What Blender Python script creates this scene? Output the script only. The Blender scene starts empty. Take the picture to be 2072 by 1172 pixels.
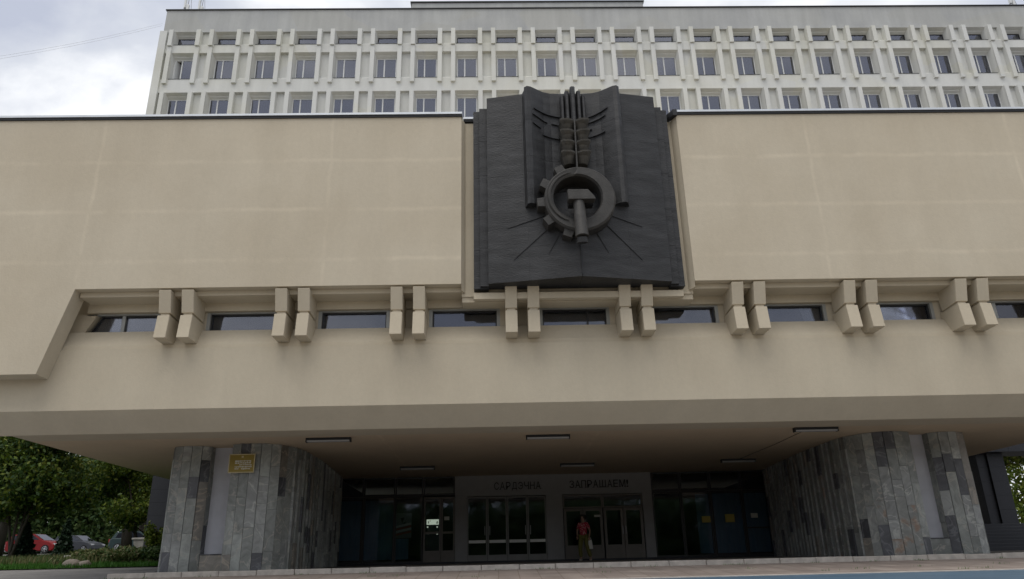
import bpy, math, random
import numpy as np
from mathutils import Vector, Matrix, Euler
from math import radians, sin, cos, pi
rnd = random.Random(7)
SC = bpy.context.scene
COL = SC.collection

# ------------------------------------------------------------------ camera
cam_d = bpy.data.cameras.new('camera')
cam = bpy.data.objects.new('camera', cam_d); COL.objects.link(cam)
SC.camera = cam
cam_d.sensor_width = 36.0
cam_d.lens = 1510.6 / 2072 * 36
cam_d.clip_start = .1; cam_d.clip_end = 3000
P_, Y_, R_ = .359, .025, -.0232
right = Vector((cos(Y_), -sin(Y_), 0)); fw = Vector((sin(Y_), cos(Y_), 0)); up = Vector((0, 0, 1))
F3 = fw * cos(P_) + up * sin(P_); U2 = up * cos(P_) - fw * sin(P_)
R3 = right * cos(R_) + U2 * sin(R_); U3 = U2 * cos(R_) - right * sin(R_)
cam.matrix_world = Matrix.Translation((0, 0, 1.6)) @ Matrix((R3, U3, -F3)).transposed().to_4x4()

# ------------------------------------------------------------------ world, sun, exposure
SUN_EL, SUN_AZ = radians(69), radians(205)      # behind the camera, a little to the left, veiled by cloud
W = bpy.data.worlds.new('World'); SC.world = W; W.use_nodes = True
nt = W.node_tree; N = nt.nodes; L = nt.links
N.clear()
out = N.new('ShaderNodeOutputWorld'); bg = N.new('ShaderNodeBackground'); bg.inputs[1].default_value = 1.0
sky = N.new('ShaderNodeTexSky'); sky.sky_type = 'NISHITA'; sky.sun_disc = False
sky.sun_elevation = SUN_EL; sky.sun_rotation = SUN_AZ
skm = N.new('ShaderNodeVectorMath'); skm.operation = 'SCALE'; skm.inputs[3].default_value = .1
L.new(sky.outputs[0], skm.inputs[0])
tc = N.new('ShaderNodeTexCoord'); mp = N.new('ShaderNodeMapping'); mp.inputs['Scale'].default_value = (1, 1, 1.9)
mp.inputs['Location'].default_value = (7.7, 3.1, .2)
L.new(tc.outputs['Generated'], mp.inputs[0])
n1 = N.new('ShaderNodeTexNoise'); n1.inputs['Scale'].default_value = 3.4; n1.inputs['Detail'].default_value = 7; n1.inputs['Roughness'].default_value = .52; n1.inputs['Distortion'].default_value = .5
L.new(mp.outputs[0], n1.inputs[0])
cr = N.new('ShaderNodeValToRGB'); e = cr.color_ramp.elements
e[0].position = .34; e[0].color = (.46, .49, .58, 1)
e[1].position = .66; e[1].color = (.93, .935, .94, 1)
m_ = e.new(.50); m_.color = (.61, .635, .69, 1)
L.new(n1.outputs[0], cr.inputs[0])
mix = N.new('ShaderNodeMixRGB'); mix.inputs[0].default_value = .9
L.new(skm.outputs[0], mix.inputs[1]); L.new(cr.outputs[0], mix.inputs[2])
L.new(mix.outputs[0], bg.inputs[0]); L.new(bg.outputs[0], out.inputs[0])
sd = bpy.data.lights.new('sun', 'SUN'); sd.energy = 1.35; sd.angle = radians(46); sd.color = (1, .95, .87)
so = bpy.data.objects.new('sun', sd); COL.objects.link(so)
d = Vector((sin(SUN_AZ) * cos(SUN_EL), cos(SUN_AZ) * cos(SUN_EL), sin(SUN_EL)))
so.rotation_euler = d.to_track_quat('Z', 'Y').to_euler()
SC.view_settings.view_transform = 'Standard'; SC.view_settings.look = 'None'
SC.view_settings.exposure = 0.34; SC.view_settings.gamma = 1
SC.view_settings.use_curve_mapping = False
SC.render.engine = 'CYCLES'
SC.cycles.max_bounces = 8; SC.cycles.diffuse_bounces = 4; SC.cycles.glossy_bounces = 4
SC.cycles.transparent_max_bounces = 12; SC.cycles.use_denoising = True
SC.cycles.caustics_reflective = False; SC.cycles.caustics_refractive = False

# ------------------------------------------------------------------ materials
def nodes(name):
    m = bpy.data.materials.new(name); m.use_nodes = True
    return m, m.node_tree, m.node_tree.nodes['Principled BSDF']
def plain(name, col, rough=.6, metal=0., spec=.5, emit=0, var=.12, scale=3., bump=0., stretch=(1, 1, 1), bscale=60):
    m, t, b = nodes(name)
    b.inputs['Roughness'].default_value = rough; b.inputs['Metallic'].default_value = metal
    b.inputs['Specular IOR Level'].default_value = spec
    tcn = t.nodes.new('ShaderNodeTexCoord'); mpn = t.nodes.new('ShaderNodeMapping'); mpn.inputs['Scale'].default_value = stretch
    t.links.new(tcn.outputs['Object'], mpn.inputs[0])
    n = t.nodes.new('ShaderNodeTexNoise'); n.inputs['Scale'].default_value = scale; n.inputs['Detail'].default_value = 6
    t.links.new(mpn.outputs[0], n.inputs[0])
    r = t.nodes.new('ShaderNodeMapRange'); r.inputs['To Min'].default_value = 1 - var * 1.6; r.inputs['To Max'].default_value = 1 + var * 1.6
    t.links.new(n.outputs[0], r.inputs[0])
    mu = t.nodes.new('ShaderNodeVectorMath'); mu.operation = 'SCALE'; mu.inputs[0].default_value = col[:3]
    t.links.new(r.outputs[0], mu.inputs[3]); t.links.new(mu.outputs[0], b.inputs['Base Color'])
    if bump:
        n2 = t.nodes.new('ShaderNodeTexNoise'); n2.inputs['Scale'].default_value = bscale; n2.inputs['Detail'].default_value = 4
        t.links.new(mpn.outputs[0], n2.inputs[0])
        bp = t.nodes.new('ShaderNodeBump'); bp.inputs['Strength'].default_value = bump; bp.inputs['Distance'].default_value = .02
        t.links.new(n2.outputs[0], bp.inputs['Height']); t.links.new(bp.outputs[0], b.inputs['Normal'])
    if emit:
        b.inputs['Emission Color'].default_value = (*col[:3], 1); b.inputs['Emission Strength'].default_value = emit
    return m
def stucco(name, col, alt, seams_z=(), seams_x=(), streak=.10, patch=None):
    """rendered wall: broad blotches, rain streaks, fine grain and paler lap marks between coats"""
    m, t, b = nodes(name); b.inputs['Roughness'].default_value = .9; b.inputs['Specular IOR Level'].default_value = .2
    nn, ll = t.nodes, t.links
    g = nn.new('ShaderNodeNewGeometry'); sep = nn.new('ShaderNodeSeparateXYZ'); ll.new(g.outputs['Position'], sep.inputs[0])
    def noise(scale, stretch=(1, 1, 1), det=6, rough=.55):
        mm = nn.new('ShaderNodeMapping'); mm.inputs['Scale'].default_value = stretch; ll.new(g.outputs['Position'], mm.inputs[0])
        n = nn.new('ShaderNodeTexNoise'); n.inputs['Scale'].default_value = scale; n.inputs['Detail'].default_value = det; n.inputs['Roughness'].default_value = rough
        ll.new(mm.outputs[0], n.inputs[0]); return n.outputs[0]
    def rng(s, a, b_, c, d_):
        r = nn.new('ShaderNodeMapRange'); ll.new(s, r.inputs[0])
        for i, v in enumerate((a, b_, c, d_)): r.inputs[1 + i].default_value = v
        return r.outputs[0]
    def mul(s1, s2):
        q = nn.new('ShaderNodeMath'); q.operation = 'MULTIPLY'; ll.new(s1, q.inputs[0])
        if isinstance(s2, float): q.inputs[1].default_value = s2
        else: ll.new(s2, q.inputs[1])
        return q.outputs[0]
    blot = rng(noise(.45), .35, .65, 0, 1)
    mx = nn.new('ShaderNodeMixRGB'); mx.inputs[1].default_value = (*col, 1); mx.inputs[2].default_value = (*alt, 1); ll.new(blot, mx.inputs[0])
    st = rng(noise(1.6, (1, 1, .12), 5), .3, .7, 1 - streak, 1 + streak)
    fine = rng(noise(9, (1, 1, .8), 8, .7), .2, .8, .95, 1.05)
    val = mul(st, fine)
    if seams_z or seams_x:
        wob = rng(noise(1.5), .3, .7, -.035, .035)
        acc = None
        for lst, axis in ((seams_z, 2), (seams_x, 0)):
            for v in lst:
                a = nn.new('ShaderNodeMath'); a.operation = 'ADD'; ll.new(sep.outputs[axis], a.inputs[0]); ll.new(wob, a.inputs[1])
                s_ = nn.new('ShaderNodeMath'); s_.operation = 'SUBTRACT'; ll.new(a.outputs[0], s_.inputs[0]); s_.inputs[1].default_value = v
                ab = nn.new('ShaderNodeMath'); ab.operation = 'ABSOLUTE'; ll.new(s_.outputs[0], ab.inputs[0])
                k = rng(ab.outputs[0], .015, .09 if axis == 2 else .07, 1, 0)
                if acc is None: acc = k
                else:
                    mxx = nn.new('ShaderNodeMath'); mxx.operation = 'MAXIMUM'; ll.new(acc, mxx.inputs[0]); ll.new(k, mxx.inputs[1]); acc = mxx.outputs[0]
        br = rng(noise(.9, det=3), .35, .6, .01, .10)
        sm = mul(acc, br); ad = nn.new('ShaderNodeMath'); ad.operation = 'ADD'; ad.inputs[1].default_value = 1; ll.new(sm, ad.inputs[0])
        val = mul(val, ad.outputs[0])
    colr = mx.outputs[0]
    if patch:
        pz = nn.new('ShaderNodeTexVoronoi'); pz.inputs['Scale'].default_value = .23; pz.feature = 'F1'
        mm = nn.new('ShaderNodeMapping'); mm.inputs['Scale'].default_value = (1, .01, 1.4); ll.new(g.outputs['Position'], mm.inputs[0]); ll.new(mm.outputs[0], pz.inputs[0])
        pr = nn.new('ShaderNodeSeparateColor'); ll.new(pz.outputs['Color'], pr.inputs[0])
        q = nn.new('ShaderNodeMixRGB'); ll.new(rng(pr.outputs[0], .35, .8, 0, .8), q.inputs[0]); ll.new(colr, q.inputs[1]); q.inputs[2].default_value = (*patch, 1)
        colr = q.outputs[0]
    sc = nn.new('ShaderNodeVectorMath'); sc.operation = 'SCALE'; ll.new(colr, sc.inputs[0]); ll.new(val, sc.inputs[3])
    ll.new(sc.outputs[0], b.inputs['Base Color'])
    bp = nn.new('ShaderNodeBump'); bp.inputs['Strength'].default_value = .35; bp.inputs['Distance'].default_value = .012
    ll.new(noise(22, det=5), bp.inputs['Height']); ll.new(bp.outputs[0], b.inputs['Normal'])
    return m
def stone(name, col, vein, amt=.5, rust=0.):
    m, t, b = nodes(name); b.inputs['Roughness'].default_value = .42; nn, ll = t.nodes, t.links
    g = nn.new('ShaderNodeTexCoord'); oi = nn.new('ShaderNodeObjectInfo')
    ofs = nn.new('ShaderNodeVectorMath'); ofs.operation = 'SCALE'; ofs.inputs[0].default_value = (37, 51, 23); ll.new(oi.outputs['Random'], ofs.inputs[3])
    ad = nn.new('ShaderNodeVectorMath'); ll.new(g.outputs['Object'], ad.inputs[0]); ll.new(ofs.outputs[0], ad.inputs[1])
    n = nn.new('ShaderNodeTexNoise'); n.inputs['Scale'].default_value = 2.2; n.inputs['Detail'].default_value = 9; n.inputs['Roughness'].default_value = .68; n.inputs['Distortion'].default_value = 1.2
    ll.new(ad.outputs[0], n.inputs[0])
    v = nn.new('ShaderNodeTexNoise'); v.inputs['Scale'].default_value = 1.1; v.inputs['Detail'].default_value = 5; v.inputs['Distortion'].default_value = 1.1
    ll.new(ad.outputs[0], v.inputs[0])
    s = nn.new('ShaderNodeMath'); s.operation = 'SUBTRACT'; s.inputs[1].default_value = .5; ll.new(v.outputs[0], s.inputs[0])
    a = nn.new('ShaderNodeMath'); a.operation = 'ABSOLUTE'; ll.new(s.outputs[0], a.inputs[0])
    r = nn.new('ShaderNodeMapRange'); ll.new(a.outputs[0], r.inputs[0]); r.inputs[1].default_value = 0; r.inputs[2].default_value = .022; r.inputs[3].default_value = amt; r.inputs[4].default_value = 0
    r2 = nn.new('ShaderNodeMapRange'); ll.new(n.outputs[0], r2.inputs[0]); r2.inputs[1].default_value = .25; r2.inputs[2].default_value = .75; r2.inputs[3].default_value = .55; r2.inputs[4].default_value = 1.45
    r3 = nn.new('ShaderNodeMapRange'); ll.new(oi.outputs['Random'], r3.inputs[0]); r3.inputs[3].default_value = .78; r3.inputs[4].default_value = 1.2
    mm = nn.new('ShaderNodeMath'); mm.operation = 'MULTIPLY'; ll.new(r2.outputs[0], mm.inputs[0]); ll.new(r3.outputs[0], mm.inputs[1])
    sc = nn.new('ShaderNodeVectorMath'); sc.operation = 'SCALE'; sc.inputs[0].default_value = col; ll.new(mm.outputs[0], sc.inputs[3])
    mx = nn.new('ShaderNodeMixRGB'); ll.new(r.outputs[0], mx.inputs[0]); ll.new(sc.outputs[0], mx.inputs[1]); mx.inputs[2].default_value = (*vein, 1)
    o = mx.outputs[0]
    if rust:
        n4 = nn.new('ShaderNodeTexNoise'); n4.inputs['Scale'].default_value = 2.3; n4.inputs['Detail'].default_value = 4; ll.new(ad.outputs[0], n4.inputs[0])
        r4 = nn.new('ShaderNodeMapRange'); ll.new(n4.outputs[0], r4.inputs[0]); r4.inputs[1].default_value = .56; r4.inputs[2].default_value = .66; r4.inputs[4].default_value = rust
        m4 = nn.new('ShaderNodeMixRGB'); ll.new(r4.outputs[0], m4.inputs[0]); ll.new(o, m4.inputs[1]); m4.inputs[2].default_value = (.27, .11, .03, 1); o = m4.outputs[0]
    ll.new(o, b.inputs['Base Color'])
    bp = nn.new('ShaderNodeBump'); bp.inputs['Strength'].default_value = .25; bp.inputs['Distance'].default_value = .01
    ll.new(n.outputs[0], bp.inputs['Height']); ll.new(bp.outputs[0], b.inputs['Normal'])
    return m
def glass(name, tint=(.6, .65, .7), ior=1.75, rough=.03, wav=.0):
    m = bpy.data.materials.new(name); m.use_nodes = True; t = m.node_tree; t.nodes.clear(); nn, ll = t.nodes, t.links
    o = nn.new('ShaderNodeOutputMaterial'); fr = nn.new('ShaderNodeFresnel'); fr.inputs[0].default_value = ior
    gl = nn.new('ShaderNodeBsdfGlossy'); gl.inputs['Roughness'].default_value = rough; gl.inputs[0].default_value = (.86, .88, 1, 1)
    tr = nn.new('ShaderNodeBsdfTransparent'); tr.inputs[0].default_value = (*tint, 1)
    mx = nn.new('ShaderNodeMixShader'); ll.new(fr.outputs[0], mx.inputs[0]); ll.new(tr.outputs[0], mx.inputs[1]); ll.new(gl.outputs[0], mx.inputs[2])
    ll.new(mx.outputs[0], o.inputs[0])
    if wav:
        n = nn.new('ShaderNodeTexNoise'); n.inputs['Scale'].default_value = 1.7; bp = nn.new('ShaderNodeBump'); bp.inputs['Strength'].default_value = wav; bp.inputs['Distance'].default_value = .05
        tcn = nn.new('ShaderNodeTexCoord'); ll.new(tcn.outputs['Object'], n.inputs[0])
        ll.new(n.outputs[0], bp.inputs['Height']); ll.new(bp.outputs[0], gl.inputs['Normal'])
    return m
def leafmat(name, cols, trans=.25):
    m, t, b = nodes(name); nn, ll = t.nodes, t.links
    g = nn.new('ShaderNodeNewGeometry'); cr_ = nn.new('ShaderNodeValToRGB'); ll.new(g.outputs['Random Per Island'], cr_.inputs[0])
    es = cr_.color_ramp.elements; es[0].color = (*cols[0], 1); es[1].color = (*cols[-1], 1)
    for i, c in enumerate(cols[1:-1]):
        e_ = es.new((i + 1) / (len(cols) - 1)); e_.color = (*c, 1)
    ll.new(cr_.outputs[0], b.inputs['Base Color']); b.inputs['Roughness'].default_value = .6; b.inputs['Specular IOR Level'].default_value = .25
    o = nn['Material Output']; tl = nn.new('ShaderNodeBsdfTranslucent'); ll.new(cr_.outputs[0], tl.inputs[0])
    mx = nn.new('ShaderNodeMixShader'); mx.inputs[0].default_value = trans; ll.new(b.outputs[0], mx.inputs[1]); ll.new(tl.outputs[0], mx.inputs[2]); ll.new(mx.outputs[0], o.inputs[0])
    return m

M = {}
M['cream'] = stucco('cream_stucco', (.497, .438, .338), (.537, .48, .378), (12.42, 10.9, 9.42), (-10.92, -4.52, 9.0, 14.9), .03)
M['creamp'] = stucco('cream_stucco_plain', (.487, .428, .328), (.527, .468, .362), (), (), .035)
M['ceil'] = stucco('cream_ceiling_paint', (.53, .43, .31), (.57, .465, .335), (), (-9.5, -6.4, -3.3, 2.9, 9.1, 12.2), .03)
M['tower'] = stucco('pale_tower_stucco', (.62, .615, .555), (.67, .67, .625), (), (), .06, patch=(.64, .645, .625))
M['parapet'] = stucco('grey_tower_stucco', (.40, .405, .40), (.45, .455, .44), (), (), .08, patch=(.43, .43, .405))
M['coping'] = plain('pale_metal_coping', (.62, .64, .66), .35, .6, var=.08)
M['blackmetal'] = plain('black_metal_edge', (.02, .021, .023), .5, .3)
M['bronze'] = plain('dark_bronze', (.030, .0305, .032), .5, .25, .4, var=.55, scale=2.6, stretch=(.5, 1, 2.2), bump=.55, bscale=22)
M['bronze2'] = plain('worn_bronze', (.048, .046, .043), .55, .2, .4, var=.3, scale=5, bump=.4, bscale=20)
M['bronze3'] = plain('lit_bronze', (.085, .082, .074), .5, .2, .4, var=.3, scale=5, bump=.3, bscale=20)  # bronze paled to stand for light caught on the grain rims
M['glass_t'] = glass('tower_glass', (.84, .86, .94), 2.5)
M['glass_h'] = glass('hall_glass', (.62, .64, .66), 1.8, .05, .05)
M['glass_d'] = glass('door_glass', (.78, .82, .84), 1.6, .04, .03)
M['pvc'] = plain('white_window_frame', (.70, .71, .70), .4, var=.05)
M['greyframe'] = plain('grey_metal_frame', (.35, .36, .35), .5, .2)
M['doorframe'] = plain('dull_aluminium_door_frame', (.20, .20, .195), .5, .2)
M['hallbacking'] = plain('grey_glass_backing', (.34, .35, .36), .9, var=.1)  # sheet added behind the band glass to brighten it
M['darkframe'] = plain('dark_metal_frame', (.035, .035, .036), .45, .4)
M['brownframe'] = plain('grey_brown_door_frame', (.17, .155, .14), .55)
M['curtain'] = plain('sheer_curtain', (.80, .82, .85), .9, var=.1, scale=5, stretch=(4, 1, .3))
M['curtain2'] = plain('aqua_curtain', (.50, .64, .68), .9, var=.1, scale=5, stretch=(4, 1, .3))
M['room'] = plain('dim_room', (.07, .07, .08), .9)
M['blind'] = plain('navy_blind', (.10, .20, .30), .8, var=.2, stretch=(8, 1, .4))
M['greywall'] = plain('grey_rendered_pier', (.30, .30, .305), .85, var=.08, bump=.2)
M['stoneA'] = stone('grey_green_marble', (.245, .258, .242), (.46, .42, .36), .5)
M['stoneB'] = stone('pale_grey_marble', (.275, .285, .275), (.6, .6, .55), .45)
M['stoneC'] = stone('slate_dark_marble', (.082, .084, .092), (.35, .36, .38), .3)
M['stoneD'] = stone('brownish_marble', (.205, .190, .165), (.42, .36, .28), .6)
M['stoneR'] = stone('rust_stained_marble', (.225, .232, .218), (.5, .5, .45), .4, rust=.5)
M['mortar'] = plain('pylon_mortar', (.06, .06, .055), .95)
M['whitepil'] = plain('whitewashed_panel', (.50, .51, .55), .8, var=.15, scale=2, bump=.2)
M['granite'] = plain('dark_granite', (.026, .028, .036), .6, var=.35, scale=30)
M['kerb'] = plain('concrete_kerb', (.42, .39, .355), .9, var=.3, scale=5, bump=.5, bscale=30)
M['floor'] = plain('terrace_floor', (.15, .135, .12), .85, var=.22, scale=2, bump=.2)
M['asphalt'] = plain('worn_asphalt', (.21, .20, .19), .9, var=.25, scale=1.2, bump=.4)
M['blue'] = plain('blue_painted_concrete', (.10, .165, .235), .35, var=.3, scale=1.6, stretch=(.35, 2.5, 1), bump=.2, bscale=6)
M['steel'] = plain('grey_steel', (.30, .30, .31), .4, .7)
M['bark'] = plain('tree_bark', (.055, .045, .035), .95, var=.3, scale=6, bump=.6, stretch=(3, 3, .6), bscale=9)
M['leafA'] = leafmat('dark_green_leaves', [(.020, .045, .014), (.038, .080, .020), (.062, .108, .025), (.095, .13, .042)])
M['leafB'] = leafmat('mid_green_leaves', [(.045, .08, .010), (.09, .14, .015), (.13, .175, .022), (.18, .19, .035)])
M['leafC'] = leafmat('yellowing_leaves', [(.10, .14, .02), (.19, .20, .03), (.25, .21, .03), (.14, .16, .03)])
M['leafD'] = leafmat('conifer_needles', [(.010, .026, .015), (.018, .04, .02), (.025, .05, .024)], .1)
M['leafE'] = leafmat('shrub_leaves', [(.05, .10, .03), (.09, .14, .04), (.15, .16, .06), (.22, .19, .10)])
M['grass'] = leafmat('lawn_grass', [(.035, .11, .012), (.05, .15, .018), (.08, .19, .03)])
M['soil'] = plain('mown_turf', (.045, .095, .018), .95, var=.4, scale=1.5, bump=.6)

# paving of pinkish concrete tiles, grazing view: joints are cut by the shader's brick pattern with relief
def paving():
    m, t, b = nodes('pink_paving_tiles'); nn, ll = t.nodes, t.links; b.inputs['Roughness'].default_value = .85
    g = nn.new('ShaderNodeNewGeometry'); br = nn.new('ShaderNodeTexBrick')
    br.inputs['Scale'].default_value = 1; br.inputs['Brick Width'].default_value = .5; br.inputs['Row Height'].default_value = .5; br.inputs['Mortar Size'].default_value = .012
    br.offset = 0; br.inputs['Color1'].default_value = (.25, .205, .18, 1); br.inputs['Color2'].default_value = (.285, .24, .21, 1); br.inputs['Mortar'].default_value = (.20, .16, .13, 1)
    ll.new(g.outputs['Position'], br.inputs[0])
    n = nn.new('ShaderNodeTexNoise'); n.inputs['Scale'].default_value = 1.3; n.inputs['Detail'].default_value = 7; ll.new(g.outputs['Position'], n.inputs[0])
    r = nn.new('ShaderNodeMapRange'); ll.new(n.outputs[0], r.inputs[0]); r.inputs[1].default_value = .3; r.inputs[2].default_value = .7; r.inputs[3].default_value = .78; r.inputs[4].default_value = 1.2
    s = nn.new('ShaderNodeVectorMath'); s.operation = 'SCALE'; ll.new(br.outputs[0], s.inputs[0]); ll.new(r.outputs[0], s.inputs[3]); ll.new(s.outputs[0], b.inputs['Base Color'])
    bp = nn.new('ShaderNodeBump'); bp.invert = True; bp.inputs['Strength'].default_value = .6; bp.inputs['Distance'].default_value = .02; ll.new(br.outputs['Fac'], bp.inputs['Height']); ll.new(bp.outputs[0], b.inputs['Normal'])
    return m
M['paving'] = paving()

# ------------------------------------------------------------------ mesh helpers
class MB:
    def __init__(s): s.v = []; s.f = []
    def add(s, vs, fs):
        o = len(s.v); s.v += [tuple(p) for p in vs]; s.f += [tuple(i + o for i in q) for q in fs]; return s
    def box(s, x0, x1, y0, y1, z0, z1):
        return s.add([(x0, y0, z0), (x1, y0, z0), (x1, y1, z0), (x0, y1, z0), (x0, y0, z1), (x1, y0, z1), (x1, y1, z1), (x0, y1, z1)],
                     [(0, 3, 2, 1), (4, 5, 6, 7), (0, 1, 5, 4), (1, 2, 6, 5), (2, 3, 7, 6), (3, 0, 4, 7)])
    def quad(s, *p): return s.add(p, [tuple(range(len(p)))])
    def prism(s, pts, axis, a, b):
        """polygon pts in the two other axes extruded from a to b along axis"""
        def mk(p, c):
            return {'x': (c, p[0], p[1]), 'y': (p[0], c, p[1]), 'z': (p[0], p[1], c)}[axis]
        n = len(pts); vs = [mk(p, a) for p in pts] + [mk(p, b) for p in pts]
        ar = sum(pts[i][0] * pts[(i + 1) % n][1] - pts[(i + 1) % n][0] * pts[i][1] for i in range(n))
        fl = (ar > 0) != (axis == 'y'); fl = fl if b > a else not fl
        A = list(range(n)); B = list(range(n, 2 * n))
        fs = [tuple(A[::-1]) if fl else tuple(A), tuple(B) if fl else tuple(B[::-1])]
        for i in range(n):
            j = (i + 1) % n; q = (i, j, n + j, n + i); fs.append(q if fl else q[::-1])
        return s.add(vs, fs)
    def tube(s, pts, rad, seg=8, cap=True):
        rings = []; pts = [Vector(p) for p in pts]; rad = rad if isinstance(rad, (list, tuple)) else [rad] * len(pts)
        o = len(s.v)
        for i, p in enumerate(pts):
            d_ = (pts[min(i + 1, len(pts) - 1)] - pts[max(i - 1, 0)]).normalized()
            a = d_.orthogonal().normalized() if i == 0 else (a_prev - d_ * a_prev.dot(d_)).normalized()
            a_prev = a; b_ = d_.cross(a)
            for k in range(seg):
                w = 2 * pi * k / seg; s.v.append(tuple(p + (a * cos(w) + b_ * sin(w)) * rad[i]))
        for i in range(len(pts) - 1):
            for k in range(seg):
                j = (k + 1) % seg; s.f.append((o + i * seg + k, o + i * seg + j, o + (i + 1) * seg + j, o + (i + 1) * seg + k))
        if cap:
            s.f.append(tuple(o + k for k in range(seg))[::-1]); s.f.append(tuple(o + (len(pts) - 1) * seg + k for k in range(seg)))
        return s
    def build(s, name, mat, parent=None, smooth=False, bevel=0, org=None):
        me = bpy.data.meshes.new(name)
        o_ = Vector(org) if org is not None else (Vector(ROOT[parent.name]) if parent is not None else Vector((0, 0, 0)))
        me.from_pydata([tuple(Vector(p) - o_) for p in s.v], [], s.f); me.materials.append(mat); me.validate()
        if smooth: me.polygons.foreach_set('use_smooth', [True] * len(me.polygons))
        ob = bpy.data.objects.new(name, me); COL.objects.link(ob)
        if parent is not None: ob.parent = parent; ROOT[ob.name] = tuple(o_)
        else: ob.location = o_; ROOT[ob.name] = tuple(o_)
        if bevel:
            md = ob.modifiers.new('bevel', 'BEVEL'); md.width = bevel; md.segments = 1; md.limit_method = 'ANGLE'
        return ob
ROOT = {}
def thing(name, label, cat, loc, group=None):
    o = bpy.data.objects.new(name, None); COL.objects.link(o); o.location = loc; o.empty_display_size = .3
    o['label'] = label; o['category'] = cat; ROOT[o.name] = tuple(loc)
    if group: o['group'] = group
    return o
def tag(o, label, cat, group=None):
    o['label'] = label; o['category'] = cat
    if group: o['group'] = group
    return o
def struct(o, kind='structure'): o['kind'] = kind; return o
def children(o): return list(o.children)
def copy_tree(o, parent=None):
    c = o.copy(); COL.objects.link(c); c.parent = parent; ROOT[c.name] = ROOT[o.name]
    for ch in children(o): copy_tree(ch, c)
    return c

# ------------------------------------------------------------------ ground
def gz(y):
    P = [(-400, -.1), (0, -.1), (21.2, 1.6), (26, 1.93), (64, 3.62), (90, 3.9), (2500, 3.9)]
    for (a, za), (b, zb) in zip(P, P[1:]):
        if y <= b: return za + (zb - za) * (y - a) / (b - a)
    return 3.9
def sheet(name, x0, x1, ys, dz, mat, nx=1, org=(0, 0, 0)):
    m = MB(); xs = [x0 + (x1 - x0) * i / nx for i in range(nx + 1)]
    for a, b in zip(ys, ys[1:]):
        for p, q in zip(xs, xs[1:]):
            m.quad((p, a, gz(a) + dz), (q, a, gz(a) + dz), (q, b, gz(b) + dz), (p, b, gz(b) + dz))
    return m.build(name, mat)
gm = MB()
for a_, b_ in zip([-400, 0, 21.2, 26, 64, 90], [0, 21.2, 26, 64, 90, 1500]):
    gm.quad((-900, a_, gz(a_)), (-10.16, a_, gz(a_)), (-10.16, b_, gz(b_)), (-900, b_, gz(b_)))
def gzr(y): return gz(y) if y <= 21.3 else 1.45 if y < 41 else gz(y)
for a_, b_ in zip([-400, 0, 21.2, 21.31, 40.9, 64, 90], [0, 21.2, 21.31, 40.9, 64, 90, 1500]):
    gm.quad((-10.16, a_, gzr(a_)), (900, a_, gzr(a_)), (900, b_, gzr(b_)), (-10.16, b_, gzr(b_)))
struct(gm.build('ground', M['asphalt']))
struct(sheet('paving', -13.2, 40, [17.80, 21.195], .006, M['paving'], 8))
k_ = MB(); 
k_.add([(-25, 17.64, gz(17.64) + .05), (45, 17.64, gz(17.64) + .05), (45, 17.795, gz(17.795) + .05), (-25, 17.795, gz(17.795) + .05),
        (-25, 17.64, gz(17.64) - .1), (45, 17.64, gz(17.64) - .1), (45, 17.795, gz(17.795) - .1), (-25, 17.795, gz(17.795) - .1)],
       [(0, 1, 2, 3), (0, 4, 5, 1), (2, 6, 7, 3), (0, 3, 7, 4), (1, 5, 6, 2)])
struct(k_.build('pale_edging', M['kerb']))
b_ = MB()
b_.quad((-25, 14.6, gz(14.6) + .04), (45, 14.6, gz(14.6) + .04), (45, 17.635, gz(17.635) + .04), (-25, 17.635, gz(17.635) + .04))
struct(b_.build('blue_painted_apron', M['blue']))
M['plaza'] = plain('pale_plaza_concrete', (.40, .355, .30), .9, var=.15, scale=1.1, bump=.2)
struct(sheet('plaza', -30, 45, [-28, 0, 14.59], .008, M['plaza']))
# terrace under the overhang
def tz(y): return 1.725 + (y - 21.2) * .0145
t_ = MB(); t_.add([(-10.15, 21.52, tz(21.5)), (26, 21.52, tz(21.5)), (26, 33.2, tz(33.2)), (-10.15, 33.2, tz(33.2)),
                   (-10.15, 21.52, 1.3), (26, 21.52, 1.3), (26, 33.2, 1.3), (-10.15, 33.2, 1.3)],
                  [(0, 1, 2, 3), (0, 4, 5, 1), (0, 3, 7, 4), (1, 5, 6, 2)])
terr = struct(t_.build('terrace', M['floor']))
x = -10.3
while x < 26:
    w = 1.0 + rnd.uniform(-.04, .04); k = MB(); dz = rnd.uniform(-.008, .008); dy = rnd.uniform(-.01, .01)
    k.box(x, x + w - .012, 21.2 + dy, 21.515, 1.4, 1.735 + dz)
    ko = k.build('kerb_stone', M['kerb'], terr, bevel=.015); x += w

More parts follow.
